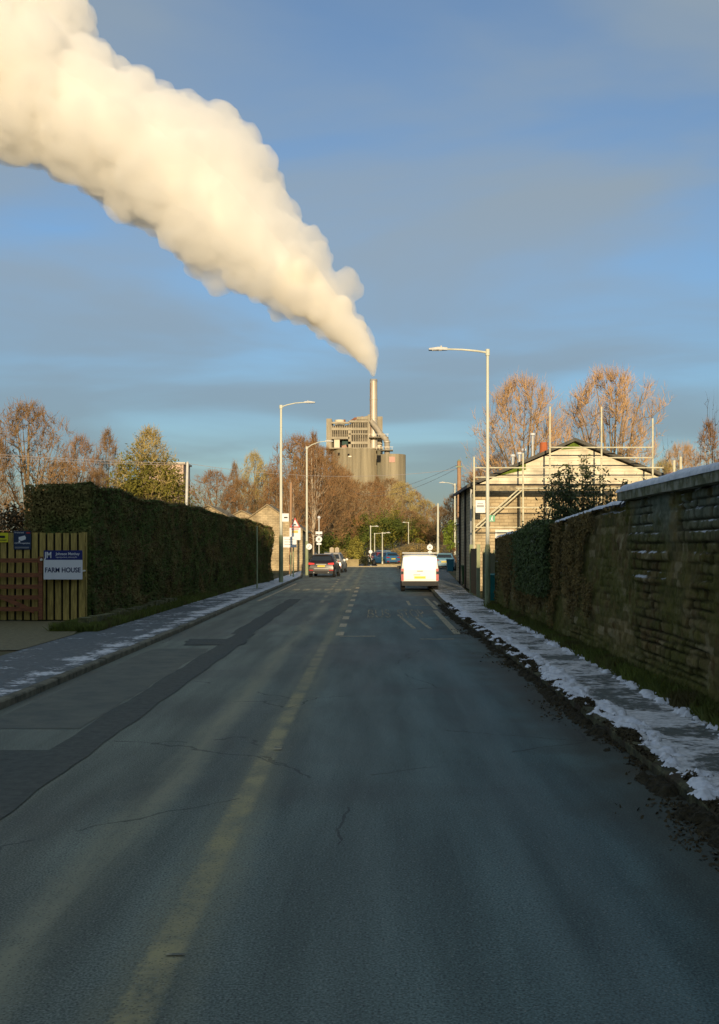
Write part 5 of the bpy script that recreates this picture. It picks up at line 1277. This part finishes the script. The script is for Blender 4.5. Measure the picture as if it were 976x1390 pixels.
# ================================================================= STEAM PLUME
path = [(507,512,4.4),(506,502,7),(503,491,12),(496,478,17),(485,463,22),(470,448,27),(452,430,32),(432,410,37),(408,388,44),(380,362,53),(350,335,62),(318,300,70),(285,268,78),(245,238,80),(200,208,79),(150,178,78),(95,146,84),(35,108,95),(-35,66,112),(-110,20,130)]
r = random.Random(21)
def puffs(shrink, count):
    out = []
    for i in range(len(path)-1):
        x0,y0,r0 = path[i]; x1,y1,r1 = path[i+1]; n = count
        for k in range(n):
            u = (k+r.random())/n; cx_, cy_, rr = x0+(x1-x0)*u, y0+(y1-y0)*u, r0+(r1-r0)*u
            out.append((cx_,cy_,0,rr*.80))
            for j in range(3):
                th = r.uniform(0,2*math.pi); ph = r.uniform(-1,1); q = rr*r.uniform(.52,.72); ss = rr*r.uniform(.28,.46)
                out.append((cx_+math.cos(th)*math.sqrt(1-ph*ph)*q, cy_+math.sin(th)*math.sqrt(1-ph*ph)*q, ph*q, ss))
    return out
PF = puffs(1,4)
for (x,y,rr) in ((333,216,22),(346,222,15),(298,180,20),(322,194,17),(250,158,24),(215,145,22),(180,122,22),(120,98,28),(60,45,40),(40,5,52),(352,268,26),(372,283,14),(385,292,8),(412,338,20),(428,345,10),(470,385,16),(482,396,8),(300,375,14),(165,280,10),(378,418,14),(445,350,5)): PF.append((x,y,r.uniform(-20,20),rr))
kids = []
for (x,y,dp,rr) in list(PF):
    for k in range(7):
        a_ = r.uniform(0,2*math.pi); p_ = r.uniform(-1,1); c_ = math.sqrt(1-p_*p_); q = rr*r.uniform(.30,.5)
        if q*.29 > .9: kids.append((x+math.cos(a_)*c_*rr*.82, y+math.sin(a_)*c_*rr*.82, dp+p_*rr*.82, q))
grand = []
for (x,y,dp,rr) in kids:
    for k in range(3):
        a_ = r.uniform(0,2*math.pi); p_ = r.uniform(-1,.6); c_ = math.sqrt(1-p_*p_); q = rr*r.uniform(.35,.5)
        if q*.29 > 1.2: grand.append((x+math.cos(a_)*c_*rr*.85, y+math.sin(a_)*c_*rr*.85, dp+p_*rr*.85, q))
PF += kids+grand
def ico(sub):
    q = bmesh.new(); bmesh.ops.create_icosphere(q, subdivisions=sub, radius=1); V = np.array([tuple(v.co) for v in q.verts]); Fq = np.array([[v.index for v in f.verts] for f in q.faces]); q.free(); return V, Fq
ICO = {2: ico(2), 3: ico(3)}
def blob_mesh(puffs_, vox, k=1.):
    Vs = []; Fs = []; n = 0
    for (x,y,dp,rr) in puffs_:
        V0, F0 = ICO[3 if rr > 15 else 2]; c = np.array(tuple(at(x,y,406+dp*.28)))
        Vs.append(V0*max(rr*.29*k,.9*k)*np.array([r.uniform(.9,1.1) for _ in range(3)])+c); Fs.append(F0+n); n += len(V0)
    tmp = np_obj('tmp', np.concatenate(Vs), np.concatenate(Fs), mc)
    rm = tmp.modifiers.new('remesh','REMESH'); rm.mode = 'VOXEL'; rm.voxel_size = vox
    dg = bpy.context.evaluated_depsgraph_get(); o = bpy.data.meshes.new_from_object(tmp.evaluated_get(dg)); bpy.data.objects.remove(tmp); return o
mc = mat('white_core', (.88,.88,.88), (.88,.88,.88), rough=1, spec=0, scale=.2)  # opaque white solid added inside the steam to brighten it
core_me = blob_mesh([(x,y,0,rr*.44) for (x,y,rr) in [(path[a][0]+(path[a+1][0]-path[a][0])*u, path[a][1]+(path[a+1][1]-path[a][1])*u, path[a][2]+(path[a+1][2]-path[a][2])*u) for a in range(8,len(path)-1) for u in (0,.25,.5,.75)]], 1.2)
base_me = blob_mesh(PF, .75)
nv = len(base_me.vertices); BC = np.zeros(nv*3); base_me.vertices.foreach_get('co', BC); BC = BC.reshape(-1,3)
PP = np.array([tuple(at(x,y,406)) for x,y,_ in path]); PR = np.array([q[2]*.29 for q in path])
def local_r(C):
    best = np.full(len(C), 1e9); lr = np.zeros(len(C))
    for a in range(len(PP)-1):
        d = PP[a+1]-PP[a]; u = np.clip(((C-PP[a])@d)/(d@d),0,1); dist = np.linalg.norm(C-(PP[a]+u[:,None]*d),axis=1)
        k = dist < best; best[k] = dist[k]; lr[k] = (PR[a]+(PR[a+1]-PR[a])*u)[k]
    return lr
def vn3(P, seed):
    T = np.random.default_rng(seed).random(4096)*2-1; I = np.floor(P).astype(np.int64); f = P-I; f = f*f*f*(f*(f*6-15)+10)
    def h(i,j,k): return T[((i*73856093) ^ (j*19349663) ^ (k*83492791)) & 4095]
    x,y,z = I.T; fx,fy,fz = f.T
    def l(a,b,t): return a+(b-a)*t
    return l(l(l(h(x,y,z),h(x+1,y,z),fx),l(h(x,y+1,z),h(x+1,y+1,z),fx),fy),l(l(h(x,y,z+1),h(x+1,y,z+1),fx),l(h(x,y+1,z+1),h(x+1,y+1,z+1),fx),fy),fz)
def normals(me_):
    n = np.zeros(len(me_.vertices)*3); me_.vertex_normals.foreach_get('vector', n); return n.reshape(-1,3)
def setco(me_, C): me_.vertices.foreach_set('co', C.ravel()); me_.update()
LR = local_r(BC)
def smooth(me_, C, it):
    E = np.zeros(len(me_.edges)*2, np.int32); me_.edges.foreach_get('vertices', E); E = E.reshape(-1,2); cnt = np.bincount(E.ravel(), minlength=len(C))[:,None]
    for _ in range(it):
        A_ = np.zeros_like(C); 
        for c in range(3): A_[:,c] = np.bincount(E[:,0], C[E[:,1],c], len(C))+np.bincount(E[:,1], C[E[:,0],c], len(C))
        C = C*.4+.6*A_/np.maximum(cnt,1)
    return C
BC = smooth(base_me, BC, 5)
B2 = smooth(base_me, BC.copy(), 26); k_ = np.clip((LR-9)/16,0,1)[:,None]; BC = BC*(1-k_)+B2*k_; setco(base_me, BC)
C = BC.copy()
for frq, amp, sd in ((1.8,.17,1),(3.8,.13,2),(8.0,.12,3),(15,.08,4)):
    sc_ = frq/np.maximum(LR,2.2); lo = np.floor(np.log(sc_)*1.5)/1.5; w_hi = np.log(sc_)*1.5-np.floor(np.log(sc_)*1.5)
    a_ = 1-2*np.abs(vn3(C*np.exp(lo)[:,None]+sd*17, sd)); b2_ = 1-2*np.abs(vn3(C*np.exp(lo+1/1.5)[:,None]+sd*17, sd)); nz_ = a_*(1-w_hi)+b2_*w_hi
    C = C+normals(base_me)*(nz_*amp*np.maximum(LR,.9)*np.clip((LR-1.0)/3,.12,1))[:,None]; setco(base_me, C)
C = smooth(base_me, C, 2); setco(base_me, C)
# remesh once more so that folds become one clean closed skin, and keep only its outer shell
tmp = bpy.data.objects.new('tmp', base_me); COL.objects.link(tmp); rm = tmp.modifiers.new('remesh','REMESH'); rm.mode = 'VOXEL'; rm.voxel_size = .6
dg = bpy.context.evaluated_depsgraph_get(); base_me = bpy.data.meshes.new_from_object(tmp.evaluated_get(dg)); bpy.data.objects.remove(tmp)
nv = len(base_me.vertices); C = np.zeros(nv*3); base_me.vertices.foreach_get('co', C); C = C.reshape(-1,3)
E = np.zeros(len(base_me.edges)*2, np.int32); base_me.edges.foreach_get('vertices', E); E = E.reshape(-1,2)
lab = np.arange(nv)
while True:
    m_ = np.minimum(lab[E[:,0]], lab[E[:,1]]); new = lab.copy(); np.minimum.at(new, E[:,0], m_); np.minimum.at(new, E[:,1], m_); new = new[new]
    if (new == lab).all(): break
    lab = new
big = np.bincount(lab).argmax(); keepv = lab == big
fq = np.zeros(len(base_me.polygons)*4, np.int32)
if len(base_me.loops) == len(fq):
    base_me.loops.foreach_get('vertex_index', fq); fq = fq.reshape(-1,4); fq = fq[keepv[fq[:,0]]]; idx = np.cumsum(keepv)-1
    tmpo = np_obj('tmp', C[keepv], idx[fq], mc); base_me = tmpo.data; bpy.data.objects.remove(tmpo); C = C[keepv].copy()
C = smooth(base_me, C, 2); setco(base_me, C); LR = local_r(C)
def steam_obj(name, inset, m, parent, sm):
    me2 = base_me.copy(); me2.name = name; C2 = smooth(me2, C, sm) if sm else C.copy()
    setco(me2, C2)
    if inset: C2 = C2-normals(me2)*(np.clip(LR*inset,.3,9))[:,None]; C2 = smooth(me2, C2, 1); setco(me2, C2)
    me2.materials.clear(); me2.materials.append(m); me2.shade_smooth()
    o = bpy.data.objects.new(name, me2); COL.objects.link(o); o.parent = parent; return o
ms = bpy.data.materials.new('steam_volume'); ms.use_nodes = True; N_ = ms.node_tree.nodes; N_.clear()
out = N_.new('ShaderNodeOutputMaterial'); pv = N_.new('ShaderNodeVolumePrincipled'); pv.inputs['Color'].default_value = (.998,.99,.975,1); pv.inputs['Density'].default_value = .13; pv.inputs['Anisotropy'].default_value = .0
ms.node_tree.links.new(pv.outputs[0], out.inputs['Volume'])
plume = thing('steam_plume', 'huge sunlit plume of steam blown left from the chimney', 'steam')
steam_obj('vapour', 0, ms, plume, 0)
r = random.Random(5)
near = blob_mesh([q for q in puffs(1,3) if q[0] > 395], .8, .93); nC = np.zeros(len(near.vertices)*3); near.vertices.foreach_get('co', nC); setco(near, smooth(near, nC.reshape(-1,3), 3))
md = bpy.data.materials.new('steam_volume_dense'); md.use_nodes = True; Nd = md.node_tree.nodes; Nd.clear()
od = Nd.new('ShaderNodeOutputMaterial'); pd = Nd.new('ShaderNodeVolumePrincipled'); pd.inputs['Color'].default_value = (.998,.986,.962,1); pd.inputs['Density'].default_value = .55; md.node_tree.links.new(pd.outputs[0], od.inputs['Volume'])
near.materials.clear(); near.materials.append(md); near.name = 'fresh_vapour'; o = bpy.data.objects.new('fresh_vapour', near); COL.objects.link(o); o.parent = plume
core_me.materials.clear(); core_me.materials.append(mc); core_me.shade_smooth(); core_me.name = 'added_white_core'
o = bpy.data.objects.new('added_white_core', core_me); COL.objects.link(o); o.parent = plume

# ================================================================= VEHICLES
def ring(y, w0, wb, wr, z0, zb, zr, zm=None):
    zm = (z0+zb)/2 if zm is None else zm
    half = [(w0*.80,z0),(w0*.96,z0+.07),(w0*1.0,zm),(wb,zb),(wb-.012,zb+.02),((wb*.35+wr*.65),zb+(zr-zb)*.62),(wr,zr-.07*(zr-zb+.2)),(wr*.86,zr-.012),(wr*.45,zr+.01)]
    pts = [(-x_,y,z_) for x_,z_ in reversed(half)]+[(x_,y,z_) for x_,z_ in half]
    return pts
def loft(b, rings):
    n = len(rings[0]); base = len(b.v)
    for r_ in rings: b.v += r_
    for i in range(len(rings)-1):
        for j in range(n):
            k = (j+1) % n; b.f.append((base+i*n+j, base+i*n+k, base+(i+1)*n+k, base+(i+1)*n+j))
    b.f.append(tuple(base+j for j in range(n))[::-1]); b.f.append(tuple(base+(len(rings)-1)*n+j for j in range(n)))
def quad_off(b, pts, off):
    P_ = [Vector(p) for p in pts]; nn = (P_[1]-P_[0]).cross(P_[2]-P_[0]).normalized()*off
    a = [p+nn for p in P_]; b.face(a)
def wheel(parent, x, y, r_, side, wd=.2):
    w2 = MB().tube([(x,y,r_),(x+side*wd*.08,y,r_),(x+side*wd*.9,y,r_),(x+side*wd,y,r_)],[r_*.93,r_,r_,r_*.93],24).build('wheel', M_tyre, parent, smooth=True)
    MB().tube([(x+side*(wd+.001),y,r_),(x+side*(wd+.012),y,r_)],[r_*.66,r_*.60],20).build('rim', M_rim, w2)
def vehicle(kind, label, cat, x, y, rz, m, L_=4.4, W=1.84, H=1.62, lit=False, group=None, name='parked_car'):
    t = thing(name, label, cat, (x,y,0), rz, group); hw = W/2; van = kind == 'van'
    if van: st = [(0,.97,.95,.86,.34,1.02,1.08),(.03,1,.985,.88,.30,1.06,H*.94),(.10,1,.99,.90,.28,1.06,H*.985),(.4,1,1,.91,.26,1.06,H),(2.2,1,1,.91,.26,1.04,H),(2.9,1,1,.90,.26,1.02,H-.03),(3.25,1,.99,.84,.26,1.02,H-.13),(3.75,1,.97,.90,.26,1.0,1.10),(4.2,.97,.93,.86,.28,.86,.96),(4.4,.90,.86,.76,.32,.66,.76)]
    else: st = [(0,.93,.90,.84,.36,.86,.92),(.06,.98,.95,.88,.30,.98,1.04),(.14,1,.97,.83,.26,1.02,1.10),(.42,1,.985,.74,.24,1.01,H-.10),(.62,1,.985,.73,.24,1.0,H-.03),(1.3,1,.99,.74,.24,.98,H),(2.2,1,.99,.74,.24,.96,H-.02),(2.6,1,.99,.73,.24,.95,H-.10),(3.25,1,.97,.84,.24,.93,1.02),(3.9,.99,.93,.82,.26,.84,.94),(4.25,.94,.86,.76,.30,.68,.80),(4.4,.86,.78,.68,.36,.56,.64)]
    k = L_/4.4; st = [(q[0]*k,)+q[1:] for q in st]
    rings = [ring(q[0],hw*q[1],hw*q[2],hw*q[3],q[4],q[5],q[6]) for q in st]
    b = MB(); loft(b, rings); b.build('body', m, t, smooth=True, ang=32)
    nr = len(rings[0]); J = {'br': nr//2+3, 'rr': nr//2+6}
    # side windows
    if van: spans = [(5,6)]
    else: spans = [(3,4),(4,5),(5,6),(6,7)]
    for s_ in (-1,1):
        for a, c in spans:
            gl = MB()
            def pt(i, j): p = Vector(rings[i][j if s_ > 0 else nr-1-j]); return p
            lo, hi = nr//2+4, nr//2+6
            p = [pt(a,lo),pt(c,lo),pt(c,hi),pt(a,hi)]; cen = sum(p, Vector())/4; p = [cen+(q-cen)*.93+Vector((s_*.012,0,.004)) for q in p]
            gl.face(p); gl.face([q+Vector((s_*.0,0,-.004)) for q in p][::-1]) if False else None
            gl.build('side_window', M_glass, t)
    def across(i0, i1, jlo, jhi, ins, off, nm, mm):
        g = MB(); A_ = Vector(rings[i0][jlo]); B_ = Vector(rings[i1][jhi]); 
        p = [Vector((-A_.x*ins,A_.y,A_.z)),Vector((A_.x*ins,A_.y,A_.z)),Vector((B_.x*ins,B_.y,B_.z)),Vector((-B_.x*ins,B_.y,B_.z))]
        nn = (p[1]-p[0]).cross(p[3]-p[0]).normalized(); p = [q+nn*off for q in p]; g.face(p); return g.build(nm, mm, t)
    tp = nr//2+7
    if not van:
        g = MB(); z0, z1_ = 1.13, H-.14; y0, y1_ = .165*k, .395*k; w0_, w1_ = hw*.78, hw*.66
        g.face([(-w0_,y0-.03,z0),(w0_,y0-.03,z0),(w1_,y1_-.035,z1_),(-w1_,y1_-.035,z1_)]); g.build('rear_window', M_glass, t)
        MB().box(-hw*.66,hw*.66,.30*k,.48*k,H-.075,H-.045).build('spoiler', m, t)
        tl = M_tailon if lit else M_tail
        for s_ in (-1,1):
            a, c = sorted((s_*hw*.52, s_*hw*.955)); MB().prism([(a,.88),(c,.86),(c,1.0),(a,.96)] if s_ > 0 else [(a,.86),(c,.88),(c,.96),(a,1.0)],'y',-.02,.14).build('tail_light', tl, t)
            a, c = sorted((s_*hw*.60, s_*hw*.93)); MB().box(a,c,-.045,-.02,.44,.52).build('reflector', M_tail, t)
            MB().tube([(s_*hw*.55,-.05,.32),(s_*hw*.55,.1,.32)],.035,10).build('exhaust', M_chrome, t)
        MB().box(-hw*.92,hw*.92,-.018,.1,.24,.42).build('bumper', M_black, t)
        MB().box(-hw*.55,hw*.55,-.028,-.003,.56,.60).build('chrome_strip', M_chrome, t)
        MB().box(-.26,.26,-.03,-.004,.70,.815).build('number_plate', M_plate, t)
        MB().box(-.35,.35,-.02,.03,.86,.90).build('tailgate_handle', M_chrome, t)
        MB().tube([(0,.12*k,1.12),(.30,.2*k,1.18)],.012,5).build('wiper', M_black, t)
        for s_ in (-1,1): MB().tube([(s_*hw*.66,.7*k,H+.03),(s_*hw*.66,2.2*k,H+.03)],.02,6).build('roof_rail', M_chrome, t)
        r_ = .335
    else:
        MB().box(-hw*.82,hw*.82,-.035,-.008,.50,1.0).build('tailgate', m, t)
        g = MB(); g.face([(-hw*.82,-.022,1.003),(hw*.82,-.022,1.003),(hw*.78,.045,H*.925),(-hw*.78,.045,H*.925)]); g.build('tailgate_upper', m, t)
        MB().box(-.14,.14,-.05,-.036,.93,.965).build('tailgate_handle', M_black, t)
        MB().box(-hw*.80,hw*.80,-.037,-.0355,.995,1.004).build('door_seam', M_grey, t)
        MB().box(-hw*.74,hw*.74,-.037,-.0355,.555,.562).build('door_seam', M_grey, t)
        MB().box(-.26,.26,-.05,-.036,.60,.71).build('number_plate', M_plate, t)
        MB().box(-.30,.02,-.046,-.036,.76,.785).build('badge', M_black, t)
        MB().tube([(-.12,.03,H*.93),(.12,.03,H*.93)],.012,6).build('brake_light', M_black, t)
        for s_ in (-1,1):
            a, c = sorted((s_*hw*.86, s_*hw*1.0)); MB().box(a,c,-.03,.12,.50,.80).build('tail_light', M_tail, t); MB().box(a,c,-.027,.12,.803,.93).build('window_strip', M_black, t)
            MB().box(a*.995,c*.995,-.012,.12,.933,1.06).build('upper_light', M_tail, t); 
            MB().tube([(s_*hw*.84,.02,1.08),(s_*hw*.80,.07,H*.9)],.018,6).build('hinge_seal', M_black, t)
        MB().box(-hw*.97,hw*.97,-.07,.12,.27,.485).build('bumper', M_black, t)
        for yb_ in (.35,): MB().tube([(-hw*.92,yb_,H+.07),(hw*.92,yb_,H+.07)],.024,8).build('roof_bar', M_white, t)
        for yb_ in (2.0,): MB().tube([(-hw*.92,yb_,H+.07),(hw*.92,yb_,H+.07)],.024,8).build('roof_bar', M_white, t)
        for s_ in (-1,1):
            for yb_ in (.35,2.0): MB().tube([(s_*hw*.88,yb_,H-.03),(s_*hw*.88,yb_,H+.07)],.02,6).build('bar_foot', M_black, t)
        r_ = .31
    # front: windscreen, lamps
    i0, i1 = ((6,7) if van else (7,8))
    A_, B_ = rings[i1], rings[i0]
    ws = MB(); ya, za = st[i1][0], st[i1][6]; yb_, zb_ = st[i0][0], st[i0][6]; wa, wb_ = hw*st[i1][3]*.86, hw*st[i0][3]*.86
    ws.face([(wa,ya-.02,za+.03),(-wa,ya-.02,za+.03),(-wb_,yb_+.04,zb_-.0),(wb_,yb_+.04,zb_-.0)]); ws.build('windscreen', M_glass, t)
    for s_ in (-1,1):
        a, c = sorted((s_*hw*.5,s_*hw*.83)); MB().box(a,c,4.2*k,4.37*k,.60,.74).build('headlight', M_glassl, t)
        my = 3.0*k; MB().prism([(my,.98),(my+.18,.98),(my+.16,1.14),(my,1.14)],'x',*sorted((s_*hw*.99,s_*(hw+.17)))).build('mirror', M_black if van else m, t)
        for wy in (.78*k, 3.55*k):
            MB().tube([(s_*(hw-.02),wy,r_+.01),(s_*(hw+.004),wy,r_+.01)],[r_+.055]*2,24).build('wheel_arch', M_black, t)
            wheel(t, s_*(hw-.19), wy, r_, s_)
    for s_ in (-1,1):
        for dy in (1.55,2.35): MB().box(*sorted((s_*(hw*.985),s_*(hw+.014))), dy*k, (dy+.16)*k, .86,.89).build('door_handle', m, t)
    return t
vehicle('van','white panel van with yellow plate parked at the right kerb','van', px(570,47.3), 47.3, R(-1.0), paint('van_white',(.80,.78,.70)), 4.4, 1.72, 1.70, name='panel_van')
vehicle('car','dark brown car with lit red tail lights stopped at the left kerb','car', px(436,71), 71, R(-4), paint('dark_brown',(.016,.010,.009)), 4.4, 1.82, 1.60, lit=True, name='dark_car')
vehicle('car','silver car half hidden in front of the dark brown car','car', px(449,84), 84, R(-5), paint('silver',(.45,.43,.40),.3), 4.3, 1.8, 1.62, name='silver_car')
gp = 'cars beyond the junction'
vehicle('car','blue car parked on the far road right of the red car','car', px(534,119), 119, R(25), paint('car_blue',(.03,.13,.26)), 4.2, 1.78, 1.5, group=gp)
vehicle('car','red car on the far road between the lamps','car', px(521,123), 123, R(15), paint('car_red',(.35,.03,.03)), 4.0, 1.75, 1.5, group=gp)
vehicle('car','pale blue car farthest along the far road','car', px(527,131), 131, R(30), paint('car_pale',(.35,.50,.60)), 4.0, 1.75, 1.7, group=gp)
vehicle('car','dark car at the left of the far parked cars','car', px(513,128), 128, R(5), paint('car_dark',(.05,.05,.07)), 4.0, 1.75, 1.5, group=gp)
vehicle('car','light blue car parked beyond the van near the right pavement','car', px(603,93), 93, R(-8), paint('car_teal',(.12,.26,.36)), 4.2, 1.78, 1.55, group=gp)

# ================================================================= UNSEEN BLOCKS ADDED BEHIND THE CAMERA (sized to shade the foreground)
def block(name, label, x0, x1, y0, y1, h_):
    t = thing(name, label, 'house'); MB().box(x0,x1,y0,y1,0,h_-2.5).build('wall', M_brick, t)
    MB().prism([(y0-.2,h_-2.498),(y1+.2,h_-2.498),((y0+y1)/2,h_)],'x',x0-.2,x1+.2).build('roof', M_slate, t)
    n = int((x1-x0)/3)
    for k in range(n):
        for z in (1,3.8,6.6,9.4,12.2,15):
            if z+1.5 < h_-2.6:
                xx_ = x0+1+k*3; f = MB().box(xx_,xx_+1.1,y1+.004,y1+.04,z,z+1.5).build('window', M_white, t); MB().box(xx_+.1,xx_+1,y1+.042,y1+.05,z+.1,z+1.4).build('pane', M_glass, f)
    return t
tE = math.tan(ELEV)
block('tall_shade_block', 'tall unseen brick block added behind the viewpoint to shade the left side', -90, -1.0, -86, -72, 2.6+ (58+79)/math.cos(AZ)*tE)
block('low_shade_block', 'lower unseen brick block added behind the viewpoint to shade the right side', -.6, 60, -86, -72, .15+(46.5+79)/math.cos(AZ)*tE)

# ================================================================= RENDER SETTINGS
SC.render.engine = 'CYCLES'
cy = SC.cycles
cy.use_denoising = True
try: cy.denoiser = 'OPENIMAGEDENOISE'; cy.denoising_prefilter = 'ACCURATE'
except Exception: pass
cy.use_adaptive_sampling = True; cy.adaptive_threshold = .015
cy.max_bounces = 20; cy.diffuse_bounces = 3; cy.glossy_bounces = 3; cy.transmission_bounces = 4; cy.transparent_max_bounces = 8; cy.volume_bounces = 18
cy.sample_clamp_indirect = 6
SC.view_settings.view_transform = 'Standard'; SC.view_settings.look = 'None'; SC.view_settings.exposure = 0; SC.view_settings.gamma = 1
